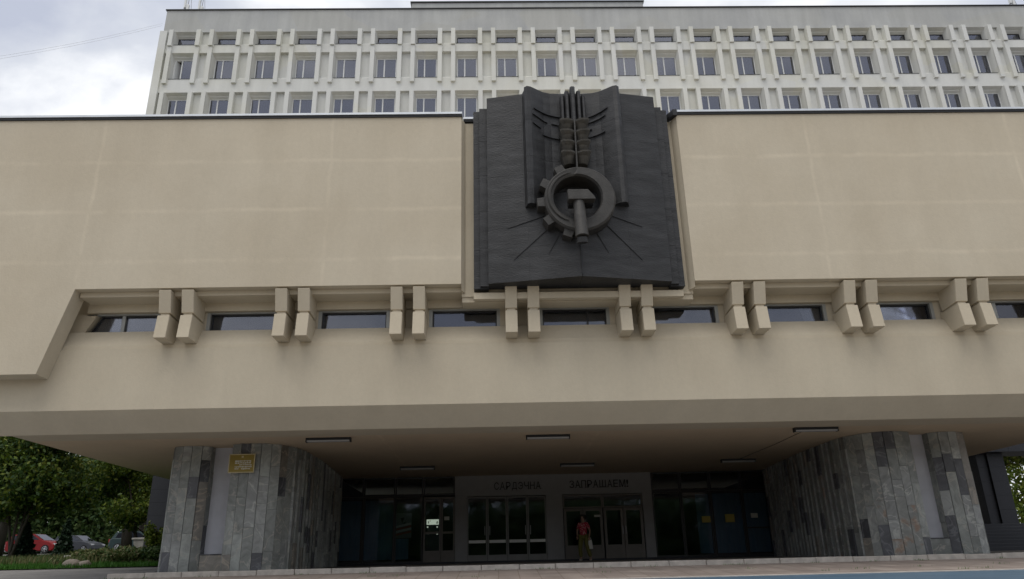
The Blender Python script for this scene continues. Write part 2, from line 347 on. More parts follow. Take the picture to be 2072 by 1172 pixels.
# grass on the left
g_ = MB()
gp = []
for y0, y1 in [(26, 32), (32, 42), (42, 56)]:
    g_.quad((-90, y0, gz(y0) + .03), (-10.4, y0, gz(y0) + .03), (-10.4, y1, gz(y1) + .03), (-90, y1, gz(y1) + .03))
struct(g_.build('lawn', M['soil']))
def blades(name, mat, x0, x1, y0, y1, n, h, dens=None, lean=.4):
    r = np.random.default_rng(5); X = r.uniform(x0, x1, n); Y = y0 + (y1 - y0) * r.random(n) ** 1.5
    V = np.zeros((n * 3, 3)); a = r.uniform(0, 6.28, n); w = h * .12; hh = h * r.uniform(.5, 1.3, n)
    Z = np.interp(Y, [0, 21.2, 26, 64, 90], [-.1, 1.6, 1.93, 3.62, 3.9]) + .03
    V[0::3] = np.c_[X - w * np.cos(a), Y - w * np.sin(a), Z]; V[1::3] = np.c_[X + w * np.cos(a), Y + w * np.sin(a), Z]
    V[2::3] = np.c_[X + lean * hh * r.normal(size=n) * .5, Y + lean * hh * r.normal(size=n) * .5, Z + hh]
    me = bpy.data.meshes.new(name); me.from_pydata(V.tolist(), [], np.arange(n * 3).reshape(-1, 3).tolist()); me.materials.append(mat)
    o = bpy.data.objects.new(name, me); COL.objects.link(o); return o
gr = blades('grass', M['grass'], -30, -10.6, 26, 50, 42000, .13); gr['kind'] = 'stuff'
gr2 = blades('long_grass', M['leafE'], -22, -11.2, 29.5, 45, 9000, .28); gr2['kind'] = 'stuff'

wd = blades('weeds', M['grass'], -13, 20, 21.02, 21.17, 500, .05); wd['kind'] = 'stuff'
wv = np.array([v.co[:] for v in wd.data.vertices]).reshape(-1, 3, 3); r_ = np.random.default_rng(3); cs = r_.uniform(-13, 20, 40)
for q in range(len(wv)):
    dx = cs[q % 40] + r_.normal() * .12 - wv[q, 0, 0]; dy = (0 if q % 40 < 22 else -1.0 - (q % 40 - 22) * .1); wv[q, :, 0] += dx; wv[q, :, 1] += dy; wv[q, :, 2] += dy * .08 - .02
wd.data.vertices.foreach_set('co', wv.ravel()); wd.data.update()
# ------------------------------------------------------------------ foliage
def leaves(mb_v, blobs, n, size, seed, flat=.0):
    r = np.random.default_rng(seed)
    blobs = np.array(blobs, float); vol = blobs[:, 3] * blobs[:, 4] * blobs[:, 5]
    idx = r.choice(len(blobs), n, p=vol ** .67 / (vol ** .67).sum())
    d_ = r.normal(size=(n, 3)); d_ /= np.linalg.norm(d_, axis=1)[:, None]
    rad = r.random(n) ** .45
    lump = 1 + .22 * np.sin(d_[:, 0] * 7 + idx) * np.cos(d_[:, 2] * 6 + idx * 2.1)
    c = blobs[idx, :3] + d_ * blobs[idx, 3:6] * (rad * lump)[:, None]
    a = r.normal(size=(n, 3)); a /= np.linalg.norm(a, axis=1)[:, None]
    b_ = np.cross(a, d_ + .6 * r.normal(size=(n, 3))); b_ /= np.linalg.norm(b_, axis=1)[:, None] + 1e-9
    s = size * r.uniform(.55, 1.3, n)[:, None]
    V = np.empty((n, 4, 3)); V[:, 0] = c - a * s * .9; V[:, 1] = c + b_ * s * .45; V[:, 2] = c + a * s * .9; V[:, 3] = c - b_ * s * .45
    return V.reshape(-1, 3)
def leafobj(name, V, mat, parent):
    n = len(V) // 4; me = bpy.data.meshes.new(name)
    me.vertices.add(len(V)); me.vertices.foreach_set('co', V.ravel())
    me.loops.add(len(V)); me.loops.foreach_set('vertex_index', np.arange(len(V)))
    me.polygons.add(n); me.polygons.foreach_set('loop_start', np.arange(0, len(V), 4)); 
    me.update(calc_edges=True); me.materials.append(mat)
    o = bpy.data.objects.new(name, me); COL.objects.link(o); o.parent = parent; ROOT[o.name] = (0, 0, 0); return o
def tree(label, x, y, h, spread, n, mats, size, seed, trunk_r=.22, stems=1, low=.25, group='trees beyond the lawn on the left', cat='tree', name='broadleaf_tree', z=None):
    r = random.Random(seed); z0 = gz(y) - .05 if z is None else z
    t = thing(name, label, cat, (x, y, z0), group)
    tb = MB(); blobs = []
    for s in range(stems):
        lean = Vector((r.uniform(-.15, .15) * (2.5 if stems > 1 else 1), r.uniform(-.1, .1), 1)); H = h * r.uniform(.8, .92)
        pts = [Vector((0, 0, 0)) + Vector((lean.x * q * H + .12 * sin(3 * q + s) * H * .15, lean.y * q * H, q * H)) for q in (0, .15, .35, .55, .75, 1)]
        tb.tube(pts, [trunk_r * c for c in (1.25, 1, .8, .6, .38, .12)], 8)
        for i in range(9):
            q = r.uniform(low, .95); b0 = pts[0].lerp(pts[-1], q); an = r.uniform(0, 6.28); ln = spread * r.uniform(.5, .95) * (1.1 - .5 * q)
            e1 = b0 + Vector((cos(an) * ln * .5, sin(an) * ln * .5, ln * .25)); e2 = b0 + Vector((cos(an) * ln, sin(an) * ln, ln * .55))
            tb.tube([b0, e1, e2], [trunk_r * .32, trunk_r * .2, trunk_r * .06], 5)
            rr = spread * r.uniform(.26, .46); blobs.append((*e2, rr, rr, rr * r.uniform(.6, .9)))
            rr = spread * r.uniform(.2, .36); blobs.append((*(e1 + Vector((0, 0, rr * .4))), rr, rr, rr * .8))
        rr = spread * .4; blobs.append((*pts[-1], rr, rr, rr * 1.1))
    tb.build('trunk', M['bark'], t, org=(0, 0, 0), smooth=True)
    for i, (mt, fr) in enumerate(mats):
        leafobj('crown', leaves(None, blobs, int(n * fr * 1.7), size * .72, seed * 10 + i), M[mt], t)
    return t
TR = [
 ('dark bushy tree standing on the lawn nearest the kerb', -22.6, 37, 6.6, 2.9, 17000, [('leafA', .55), ('leafB', .45)], .17, 11, .065, 4),
 ('tall yellowing tree rising behind the dark bushy one', -28.2, 45, 10.6, 4.0, 16000, [('leafC', .55), ('leafB', .45)], .2, 12, .25, 1),
 ('dark tree with bare forked boughs beside the granite wall', -21.5, 46, 10.5, 4.0, 15000, [('leafA', .65), ('leafB', .35)], .2, 13, .22, 2),
 ('bright green low tree against the dark granite wall', -17.6, 39, 5.2, 2.3, 9000, [('leafB', .75), ('leafA', .25)], .15, 14, .1, 2),
 ('tallest tree at the picture edge above the red car', -41.5, 62, 15.5, 6.0, 14000, [('leafB', .6), ('leafC', .4)], .3, 15, .3, 1),
 ('dense tree behind the dark grey car', -32.5, 72, 14.0, 6.2, 13000, [('leafA', .8), ('leafB', .2)], .3, 16, .3, 1),
 ('shadowy tree filling the gap by the white planter', -25.0, 66, 13.0, 5.5, 13000, [('leafA', .85), ('leafB', .15)], .3, 17, .3, 1),
 ('slim tree left of the red car', -50, 70, 14.0, 5.6, 12000, [('leafA', .6), ('leafB', .4)], .3, 18, .22, 1),
 ('dense green tree close behind the granite wall', -17.5, 56, 11.0, 4.8, 12000, [('leafA', .7), ('leafB', .3)], .25, 19, .25, 1),
]
for a in TR: tree(a[0], *a[1:])
tree('bright green tree seen past the dark granite piers', 34.5, 52, 12, 5.0, 13000, [('leafB', .8), ('leafC', .2)], .22, 21, .25, 1, group='trees seen on the right past the dark piers')
tree('narrow tree glimpsed between the right pylon and the dark pier', 27.0, 48, 9.5, 3.2, 9000, [('leafB', .6), ('leafA', .4)], .2, 22, .2, 1, group='trees seen on the right past the dark piers')
# far wood that closes the view between the trunks, and the one across the square that the door glass mirrors
def wood(name, xs, y, dy, h, n, size, seed, mats):
    r = random.Random(seed); bl = []
    for i in range(int((xs[1] - xs[0]) * .75) + 20):
        x_ = r.uniform(*xs); yy = y + r.uniform(-dy, dy); hh = h * r.uniform(.6, 1); rr = h * .28
        for q in (.12, .35, .6, .85): bl.append((x_ + r.uniform(-1, 1), yy, gz(yy) + hh * q, rr, rr, rr * .8))
    p = None
    o = leafobj(name, leaves(None, bl, n, size, seed), M[mats], p); o['kind'] = 'stuff'; return o
wood('far_wood', (-95, -18), 92, 6, 14, 130000, .34, 31, 'leafA')
wood('far_wood', (20, 90), 90, 6, 12, 60000, .34, 33, 'leafB')
wood('wood_across_square', (-120, 130), -48, 6, 12.5, 120000, .9, 32, 'leafA')
# conifers on the lawn
def conifer(label, x, y, h, w, n, seed):
    t = thing('conifer', label, 'tree', (x, y, gz(y)), 'dark young conifers on the lawn')
    MB().tube([(0, 0, -.05), (0, 0, h * .9)], [.06, .02], 6).build('trunk', M['bark'], t, org=(0, 0, 0))
    bl = [(0, 0, h * q, w * (1.08 - q), w * (1.08 - q), h * .12) for q in (.12, .25, .38, .52, .66, .8, .93)]
    leafobj('crown', leaves(None, bl, n, .12, seed), M['leafD'], t)
conifer('dark conical conifer before the red car front wheel', -22.9, 38.5, 1.75, .62, 6000, 41)
conifer('dark conifer right of the red car, near the grey car', -23.7, 43.5, 2.0, .55, 5000, 42)
# shrubs and flower bed
def shrub(label, x, y, h, w, n, mat, seed, size=.07, name='shrub', group='garden shrubs by the granite wall'):
    t = thing(name, label, 'shrub', (x, y, gz(y)), group); r = random.Random(seed); bl = []; s = MB()
    for i in range(7):
        dx, dy = r.uniform(-w, w) * .6, r.uniform(-.4, .4); hh = h * r.uniform(.4, .8); bl.append((dx, dy, hh, w * .35, .35, h * .3))
        s.tube([(dx * .3, dy * .3, -.03), (dx * .8, dy * .8, hh * .6), (dx, dy, hh)], [.02, .012, .005], 4)
    s.build('stem', M['bark'], t, org=(0, 0, 0)); leafobj('foliage', leaves(None, bl, n, size, seed), M[mat], t)
shrub('loose pale green shrub in the bed right of the boulders', -13.2, 28.6, .55, .9, 2500, 'leafE', 51)
shrub('low straggly shrub in the bed before the white planter', -14.6, 30.4, .6, 1.1, 2600, 'leafE', 52)
shrub('yellow green bush tucked against the granite wall', -13.0, 30.6, 1.35, .6, 3500, 'leafB', 53)
shrub('dark low shrub at the foot of the granite wall', -12.1, 28.0, .7, .7, 2500, 'leafA', 54)
shrub('brownish dry shrub in the middle of the bed', -16.6, 32.5, .55, 1.2, 2500, 'leafE', 55)
# ornamental grass tuft
tf = MB(); r = random.Random(9)
for i in range(60):
    a = r.uniform(0, 6.28); ln = r.uniform(.25, .5); w = .014; c, s = cos(a), sin(a); q = r.uniform(.3, 1.0)
    p0 = Vector((0, 0, -.02)); p1 = Vector((c * ln * .4 * q, s * ln * .4 * q, ln * .8)); p2 = Vector((c * ln * q, s * ln * q, ln * .75 - q * .18))
    sd_ = Vector((-s, c, 0)) * w; tf.add([p0 - sd_, p0 + sd_, p1 + sd_, p1 - sd_, p2], [(0, 1, 2, 3), (3, 2, 4)])
to = tf.build('grass_tuft', M['leafE'], org=(0, 0, 0)); to.location = (-14.85, 26.9, gz(26.9)); tag(to, 'spiky grass tuft left of the two boulders', 'plant')
# boulders
def boulder(label, x, y, sx, sy, sz, seed, mat):
    import bmesh
    bm = bmesh.new(); bmesh.ops.create_icosphere(bm, subdivisions=3, radius=1); r = random.Random(seed)
    f = [(Vector((r.gauss(0, 1), r.gauss(0, 1), r.gauss(0, 1))).normalized(), r.uniform(.72, .95)) for _ in range(9)]
    for v in bm.verts:
        for n_, d_ in f:
            q = v.co.dot(n_)
            if q > d_: v.co -= n_ * (q - d_) * .8
        v.co *= 1 + .03 * sin(v.co.x * 9 + seed) * cos(v.co.z * 7); v.co.x *= sx; v.co.y *= sy; v.co.z *= sz
    me = bpy.data.meshes.new('boulder'); bm.to_mesh(me); bm.free(); me.materials.append(mat)
    me.polygons.foreach_set('use_smooth', [True] * len(me.polygons))
    o = bpy.data.objects.new('boulder', me); COL.objects.link(o); o.location = (x, y, gz(y) + sz * .55); tag(o, label, 'boulder', 'boulders at the edge of the lawn')
M['rock'] = plain('granite_boulder', (.25, .215, .18), .9, var=.3, scale=4, bump=.5)
boulder('larger rounded boulder beside the spiky grass', -14.30, 26.9, .30, .24, .19, 3, M['rock'])
boulder('smaller tilted boulder, the one nearer the flower bed', -13.85, 26.9, .24, .2, .17, 5, M['rock'])
boulder('small pale stone half hidden in the bed behind the boulders', -14.4, 30.5, .2, .16, .16, 8, M['rock'])
# urn and low parapet
u = thing('stone_urn', 'square white concrete planter at the end of the low parapet', 'planter', (-14.75, 33, gz(33)))
MB().box(-15.02, -14.48, 32.75, 33.25, gz(33), gz(33) + .28).build('base', M['kerb'], u, bevel=.02)
MB().add([(-14.95, 32.8, gz(33) + .28), (-14.55, 32.8, gz(33) + .28), (-14.55, 33.2, gz(33) + .28), (-14.95, 33.2, gz(33) + .28),
          (-15.05, 32.72, gz(33) + .85), (-14.45, 32.72, gz(33) + .85), (-14.45, 33.28, gz(33) + .85), (-15.05, 33.28, gz(33) + .85)],
         [(0, 3, 2, 1), (4, 5, 6, 7), (0, 1, 5, 4), (1, 2, 6, 5), (2, 3, 7, 6), (3, 0, 4, 7)]).build('bowl', M['kerb'], u, bevel=.02)
MB().box(-15.1, -14.4, 32.68, 33.32, gz(33) + .85, gz(33) + .93).build('rim', M['kerb'], u, bevel=.015)
pw = thing('low_parapet', 'low pale concrete parapet running to the planter', 'wall', (-16.4, 33.4, gz(33.4)))
MB().box(-18, -15.15, 33.3, 33.5, gz(33.4) - .1, gz(33.4) + .22).build('wall', M['kerb'], pw, bevel=.01)
MB().box(-18.05, -15.12, 33.24, 33.56, gz(33.4) + .222, gz(33.4) + .3).build('cap', M['kerb'], pw, bevel=.01)

# ------------------------------------------------------------------ cars
def carpaint(name, c): 
    m, t, b = nodes(name); b.inputs['Base Color'].default_value = (*c, 1); b.inputs['Roughness'].default_value = .5; b.inputs['Specular IOR Level'].default_value = .3; b.inputs['Coat Weight'].default_value = .05
    return m
M['tyre'] = plain('tyre_rubber', (.02, .02, .02), .9); M['rim'] = plain('alloy_rim', (.5, .5, .52), .3, .8)
M['carglass'] = glass('car_glass', (.08, .09, .1), 1.3); M['lampred'] = plain('red_tail_lamp', (.35, .02, .02), .3); M['lampclear'] = plain('clear_headlamp', (.6, .6, .62), .2, .3)
def car(label, x, y, rot, paint, L_=4.1, flip=1, group='cars parked beyond the lawn'):
    t = thing('parked_car', label, 'car', (x, y, gz(y)), group); t.rotation_euler = (0, 0, rot)
    # side profile, nose at +x
    low = [(-2.02, .32), (-2.06, .55), (-2.0, .92), (-1.85, 1.0), (1.0, .98), (1.7, .84), (2.0, .66), (2.05, .35), (1.9, .22), (-1.9, .22)]
    b = MB(); W_ = .84
    def loft(prof, ws):
        n = len(prof); vs = []
        for w_, s_ in ws:
            for px, pz in prof: vs.append((px * s_, w_, pz if s_ == 1 else .22 + (pz - .22) * (.5 + s_ / 2)))
        fs = []
        for k in range(len(ws) - 1):
            for i in range(n):
                j = (i + 1) % n; fs.append((k * n + i, k * n + j, (k + 1) * n + j, (k + 1) * n + i))
        fs.append(tuple(range(n))[::-1]); fs.append(tuple((len(ws) - 1) * n + i for i in range(n))); b.add(vs, fs)
    loft(low, [(-W_, .94), (-W_ + .1, 1), (W_ - .1, 1), (W_, .94)])
    b.build('body', paint, t, org=(0, 0, 0), bevel=.03, smooth=False)
    cab = [(-1.88, 1.0), (-1.62, 1.42), (-1.1, 1.5), (.1, 1.47), (.98, .98)]
    c = MB(); vs = [];
    for w_, k in ((-.76, 1), (.76, 1)):
        for px, pz in cab: vs.append((px, w_ * (1 - .16 * (pz - 1) / .5), pz))
    n = len(cab); c.add(vs, [tuple(range(n)), tuple(range(n, 2 * n))[::-1]] + [(i, n + i, n + (i + 1) % n, (i + 1) % n) for i in range(n)])
    c.build('roof', paint, t, org=(0, 0, 0))
    for sgn in (-1, 1):
        for poly in ([(-1.6, 1.03), (-1.45, 1.36), (-.72, 1.41), (-.72, 1.03)], [(-.64, 1.03), (-.64, 1.41), (.02, 1.39), (.68, 1.03)]):
            g = MB(); pts = [(px, sgn * (.768 * (1 - .16 * (pz - 1) / .5)), pz) for px, pz in poly]; g.quad(*(pts if sgn < 0 else pts[::-1])); g.build('window', M['carglass'], t, org=(0, 0, 0))
        for wx in (-1.3, 1.32):
            w_ = MB().tube([(wx, sgn * .68, .32), (wx, sgn * .87, .32)], .32, 20); wo = w_.build('wheel', M['tyre'], t, org=(0, 0, 0))
            rm = MB(); rm.tube([(wx, sgn * .865, .32), (wx, sgn * .885, .32)], .07, 10)
            for k in range(5):
                a = k * 2 * pi / 5; rm.tube([(wx, sgn * .88, .32), (wx + cos(a) * .2, sgn * .88, .32 + sin(a) * .2)], [.05, .035], 4)
            ring = [(wx + cos(q * pi / 8) * .205, sgn * .876, .32 + sin(q * pi / 8) * .205) for q in range(17)]; rm.tube(ring, .018, 4, False)
            rm.build('rim', M['rim'], wo, org=(0, 0, 0))
        MB().box(-2.06, -1.9, sgn * .62 - .12, sgn * .62 + .12, .72, .95).build('tail_lamp', M['lampred'], t, org=(0, 0, 0))
        MB().box(1.78, 2.0, sgn * .62 - .14, sgn * .62 + .14, .6, .74).build('headlight', M['lampclear'], t, org=(0, 0, 0))
    for a, b2 in (((.99, 1.0), (.16, 1.455)), ((-1.885, 1.02), (-1.65, 1.4))):
        g = MB(); o_ = .012 if a[0] > 0 else -.012
        g.quad((a[0] + o_, -.66, a[1]), (a[0] + o_, .66, a[1]), (b2[0] + o_, .58, b2[1]), (b2[0] + o_, -.58, b2[1])); g.build('windscreen', M['carglass'], t, org=(0, 0, 0))
    return t
car('red hatchback parked behind the bushy tree', -35.9, 62, radians(-6), carpaint('red_car_paint', (.27, .008, .010)))
car('dark grey hatchback parked right of the red one', -35.6, 67.5, radians(-14), carpaint('grey_car_paint', (.07, .075, .09)))
car('white car at the left picture edge, half hidden behind the red one', -42.0, 66, radians(3), carpaint('white_car_paint', (.6, .6, .6)))
car('dark teal car hidden behind the planter', -27.0, 60, radians(2), carpaint('teal_car_paint', (.03, .055, .06)))
# ------------------------------------------------------------------ assembly hall
H = thing('assembly_hall', 'low cream rendered hall cantilevered over the entrance', 'building', (2.3, 26, 1.7))
def part(mb, name, mat, par=None, **k): return mb.build(name, mat, par or H, **k)
XL, XR = -.875, 5.31
XE = -14.6; XW = 24.0
wl = MB(); wl.prism([(XE, 6.42), (-11.46, 6.42), (-10.9, 8.67), (XL, 8.67), (XL, 13.80), (XE, 13.80)], 'y', 18.35, 18.895)
part(wl, 'wall', M['cream'])
wr = MB(); wr.prism([(XR, 8.67), (XW, 8.67), (XW, 13.80), (XR, 13.80)], 'y', 18.35, 18.895)
part(wr, 'wall', M['cream'])
rc = MB(); rc.box(-.872, -.45, 18.62, 19.15, 8.40, 13.75); rc.box(4.9, XR - .003, 18.62, 19.15, 8.40, 13.75)
rc.box(-.45, 4.9, 18.7, 19.15, 8.40, 13.75); part(rc, 'recess_wall', M['creamp'])
# splayed reveals either side of the relief
sp = MB(); sp.prism([(XR - .12, 18.617), (XR - .003, 18.617), (XR - .003, 18.36)], 'z', 8.5, 13.75)
part(sp, 'reveal', M['creamp']); sp = MB(); sp.prism([(XL + .003, 18.36), (XL + .003, 18.617), (XL + .10, 18.617)], 'z', 8.5, 13.75); part(sp, 'reveal', M['creamp'])
part(MB().box(-.55, 5.0, 18.44, 18.617, 8.27, 8.44), 'ledge', M['creamp'])
# lintels over the window band
l1 = MB(); l1.box(-10.88, -.876, 18.6, 19.2, 8.53, 8.667); l1.box(5.312, XW, 18.6, 19.2, 8.53, 8.667); l1.box(-.86, 5.30, 18.66, 19.2, 8.255, 8.397)
part(l1, 'lintel', M['creamp'])
l2 = MB(); l2.box(-10.95, XW, 19.203, 19.8, 8.31, 8.66); part(l2, 'lintel', M['creamp'])
# band wall between windows, apron, fascia
bw = MB(); edges = [(-10.92, -8.95)] + [(-7.7 + 3 * k, -5.95 + 3 * k) for k in range(9)]
prev = -11.3
for a, b in edges:
    if a < -10: bw.prism([(-11.6, 7.768), (a - .09, 7.768), (a + .19, 8.307), (-11.6, 8.307)], 'y', 19.33, 19.75)
    elif a > prev + .05: bw.box(prev, a - .09, 19.33, 19.75, 7.768, 8.307)
    prev = b + .09
bw.box(prev, XW, 19.33, 19.75, 7.768, 8.307)
o_bw = part(bw, 'window_surround', M['creamp']); o_bw['kind'] = 'stuff'
ap = MB(); ap.prism([(18.935, 7.2), (18.95, 7.31), (19.22, 7.765), (19.75, 7.765), (19.75, 7.2)], 'x', -11.5, XW)
part(ap, 'sill', M['creamp'])
FX0, FX1 = -12.85, 17.65
fs = MB(); fs.prism([(18.902, 7.198), (18.902, 5.60), (19.48, 5.10), (19.56, 5.10), (19.56, 5.2), (21.0, 5.2), (21.0, 7.198)], 'x', FX0, FX1)
part(fs, 'fascia', M['creamp'])
fz = MB(); fz.box(FX1 + .002, XW, 19.5, 21, 5.6, 8.3); part(fz, 'wall', M['creamp'])
ce = MB(); ce.box(FX0, FX1, 21.002, 33.0, 5.2, 5.5); part(ce, 'ceiling', M['ceil'])
bd = MB(); bd.box(FX0, FX1, 21.002, 44, 5.502, 8.4); bd.box(XE + .3, XW, 19.8, 44, 8.402, 13.7); bd.box(XE + .3, -11.5, 18.897, 21, 6.6, 8.4)
part(bd, 'body', M['creamp'])
# roof-edge metal, with a black strip in place of the shadow gap below
def coping(segs):
    c = MB(); k = MB()
    for a, b in segs:
        (x0, y0), (x1, y1) = a, b; dx, dy = x1 - x0, y1 - y0; ln = math.hypot(dx, dy); nx, ny = dy / ln, -dx / ln
        def bx(m, o0, o1, z0, z1):
            p = [(x0 + nx * o0, y0 + ny * o0), (x1 + nx * o0, y1 + ny * o0), (x1 + nx * o1, y1 + ny * o1), (x0 + nx * o1, y0 + ny * o1)]
            m.prism(p, 'z', z0, z1)
        bx(k, -.3, .04, 13.80, 13.868); bx(c, -.32, .07, 13.87, 13.935)
    part(c, 'coping', M['coping']); part(k, 'shadow_gap_edge', M['blackmetal'])
coping([((XE, 18.35), (XL + .02, 18.35))]); coping([((XR - .0, 18.35), (XW, 18.35))]); coping([((XL + .04, 18.62), (XR - .1, 18.62))])
cc = MB(); cc.prism([(XR - .1, 18.26), (XR + .02, 18.26), (XR + .02, 18.62), (XR - .22, 18.55)], 'z', 13.75, 13.94); part(cc, 'shadow_gap_edge', M['blackmetal'])
# brackets
def bracket(x):
    b = MB(); w = .31
    b.prism([(18.33, 8.61), (18.5, 8.03), (19.2, 7.99), (19.32, 8.61)], 'x', x, x + w)
    b.prism([(18.53, 8.03), (18.53, 7.94), (19.32, 7.94), (19.32, 8.0)], 'x', x + .045, x + w - .045)
    b.prism([(18.46, 7.955), (18.38, 7.33), (19.32, 7.33), (19.32, 7.955)], 'x', x, x + w)
    part(b, 'bracket', M['creamp'], bevel=.008)
for k in range(10):
    bracket(-8.723 + 3 * k); bracket(-8.723 + 3 * k + .587)
# windows of the band
for i, (a, b) in enumerate(edges):
    z0, z1 = 7.77, 8.27; sk = .28 if i == 0 else 0
    wn = MB(); fw_ = .035
    def q(x0, x1, za, zb, y0=19.33, y1=19.45):
        wn.prism([(x0, za), (x1, za), (x1, zb), (x0, zb)], 'y', y0, y1)
    q(a - .088, b + .088, z1, 8.305); q(b, b + .088, 7.768, z1)
    if i: q(a - .088, a, 7.768, z1)
    fr = wn.build('window', M['greyframe'], H)
    fr2 = MB(); fr2.prism([(a, z0), (b, z0), (b, z1), (a + sk, z1)], 'y', 19.46, 19.48)
    s_ = MB()
    for (p, r_) in (((a, z0), (a + sk, z1)), ((b - fw_, z0), (b - fw_, z1))):
        s_.prism([p, (p[0] + fw_, p[1]), (r_[0] + fw_, r_[1]), r_], 'y', 19.41, 19.458)
    s_.box(a + fw_, b - fw_, 19.411, 19.457, z0, z0 + .025); s_.box(a + sk + fw_, b - fw_, 19.411, 19.457, z1 - fw_, z1)
    if i == 4: s_.box(2.52, 2.56, 19.40, 19.456, z0 + .03, z1 - fw_)
    s_.build('frame', M['darkframe'], fr)
    if i == 0: MB().box(-10.09, -10.0, 19.39, 19.46, z0, z1).build('mullion', M['greyframe'], fr)
    if i == 8: MB().box(a + 1.3 - .75, a + 1.3 - .66, 19.39, 19.46, z0, z1).build('mullion', M['greyframe'], fr)
    fr2.build('pane', M['glass_h'], fr)
    MB().box(a - .02, b + .02, 19.60, 19.61, 7.77, 8.3).build('blind', M['hallbacking'], fr)  # grey backing added so the panes look evenly light
    if i in (0, 6, 7, 8):
        x0 = b - .45 if i else a + .55
        MB().prism([(x0, z0), (x0 + .28, z0), (x0 + .12, z1), (x0 - .12, z1)], 'y', 19.55, 19.57).build('curtain', M['curtain'], fr)
# ------------------------------------------------------------------ entrance front under the hall
YD = 31.1; FZ = tz(31.1)
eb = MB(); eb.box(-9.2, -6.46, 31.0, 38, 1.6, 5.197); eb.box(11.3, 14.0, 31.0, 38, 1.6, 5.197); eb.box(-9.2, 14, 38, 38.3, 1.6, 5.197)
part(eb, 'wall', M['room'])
part(MB().box(-6.455, 11.295, 30.95, 31.35, 1.6, FZ + .07), 'threshold', M['granite'])
part(MB().box(-6.455, 11.295, 31.352, 37.99, 1.6, FZ + .03), 'floor', M['floor'])
sgn = MB(); sgn.box(-1.70, 6.22, 31.0, 31.3, 4.39, 5.197); sgn.box(-1.70, -1.23, 31.0, 31.3, FZ + .071, 4.388); sgn.box(1.94, 2.60, 31.0, 31.3, FZ + .071, 4.388); sgn.box(5.83, 6.22, 31.0, 31.3, FZ + .071, 4.388)
part(sgn, 'entrance_wall', M['greywall'])
def glazing(x0, x1, z0, z1, mat='darkframe', bl=None, kick=0, bar=None, name='window', t=.05, pane=True):
    f = MB(); f.box(x0, x0 + t, 31.06, 31.16, z0, z1); f.box(x1 - t, x1, 31.06, 31.16, z0, z1); f.box(x0 + t, x1 - t, 31.061, 31.159, z0, z0 + t); f.box(x0 + t, x1 - t, 31.061, 31.159, z1 - t, z1)
    o = part(f, name, M[mat])
    if kick: MB().box(x0 + t, x1 - t, 31.075, 31.145, z0 + t, z0 + kick).build('kick_panel', M[mat], o)
    MB().box(x0 + t, x1 - t, 31.105, 31.115, z0 + max(t, kick), z1 - t).build('pane', M['glass_d'], o)
    if bar: MB().box(x0 + t + .02, x1 - t - .02, 31.03, 31.05, bar, bar + .11).build('push_bar', M['pvc'], o)
    if bl:
        a, b, c, d_ = bl; MB().box(x0 + (x1 - x0) * a, x0 + (x1 - x0) * b, 31.2, 31.21, z0 + (z1 - z0) * c, z0 + (z1 - z0) * d_).build('blind', M['blind'], o)
    return o
B0 = FZ + .075
for i, (a, b) in enumerate([(-6.45, -5.38), (-5.36, -4.11), (-4.09, -2.99)]):
    glazing(a, b, B0, 4.44, bl=(.05, .97 if i < 2 else .5, .05, .95 if i < 2 else .36)); glazing(a, b, 4.46, 5.19)
glazing(-2.97, -1.72, 4.46, 5.19)
for a, b in [(-2.95, -2.27), (-2.25, -1.72)]:
    o = glazing(a, b, B0, 4.40, 'brownframe', kick=.42, name='door', t=.06)
    MB().box(a + .06, b - .06, 31.075, 31.145, B0 + 1.05, B0 + 1.13).build('rail', M['brownframe'], o)
for i, (a, b) in enumerate([(-1.22, -.43), (-.41, .36), (.38, 1.18), (1.20, 1.93)]):
    o = glazing(a, b, B0, 4.36, 'doorframe', kick=.22, bar=B0 + .66, name='door', t=.045)
    MB().tube([(b - .09 if i % 2 == 0 else a + .09, 31.0, B0 + .95), (b - .09 if i % 2 == 0 else a + .09, 31.0, B0 + 1.3)], .015, 6).build('handle', M['steel'], o)
for a, b in [(2.62, 4.2), (4.22, 5.82)]:
    glazing(a, b, 3.86, 4.37, 'brownframe')
    m_ = (a + b) / 2
    for c, d_ in ((a + .02, m_ - .01), (m_ + .01, b - .02)):
        o = glazing(c, d_, B0, 3.84, 'brownframe', kick=.5, name='door', t=.1)
        for zz in (B0 + .62, B0 + 1.45):
            MB().box(c + .1, c + .16, 31.03, 31.06, zz, zz + .07).build('hinge', M['blackmetal'], o)
        MB().tube([(d_ - .05 if c < m_ - .3 else c + .05, 31.0, B0 + .9), (d_ - .05 if c < m_ - .3 else c + .05, 31.0, B0 + 1.2)], .018, 6).build('handle', M['steel'], o)
for i, (a, b) in enumerate([(6.24, 7.40), (7.42, 8.60), (8.62, 9.88), (9.90, 11.27)]):
    glazing(a, b, B0, 4.42, bl=None if i == 0 else ((.5, .95, .04, .96) if i == 1 else (.04, .96, .04, .96))); glazing(a, b, 4.44, 5.19)
part(MB().box(9.95, 11.2, 31.03, 31.055, B0 + 1.0, B0 + 1.05), 'rail', M['darkframe'])

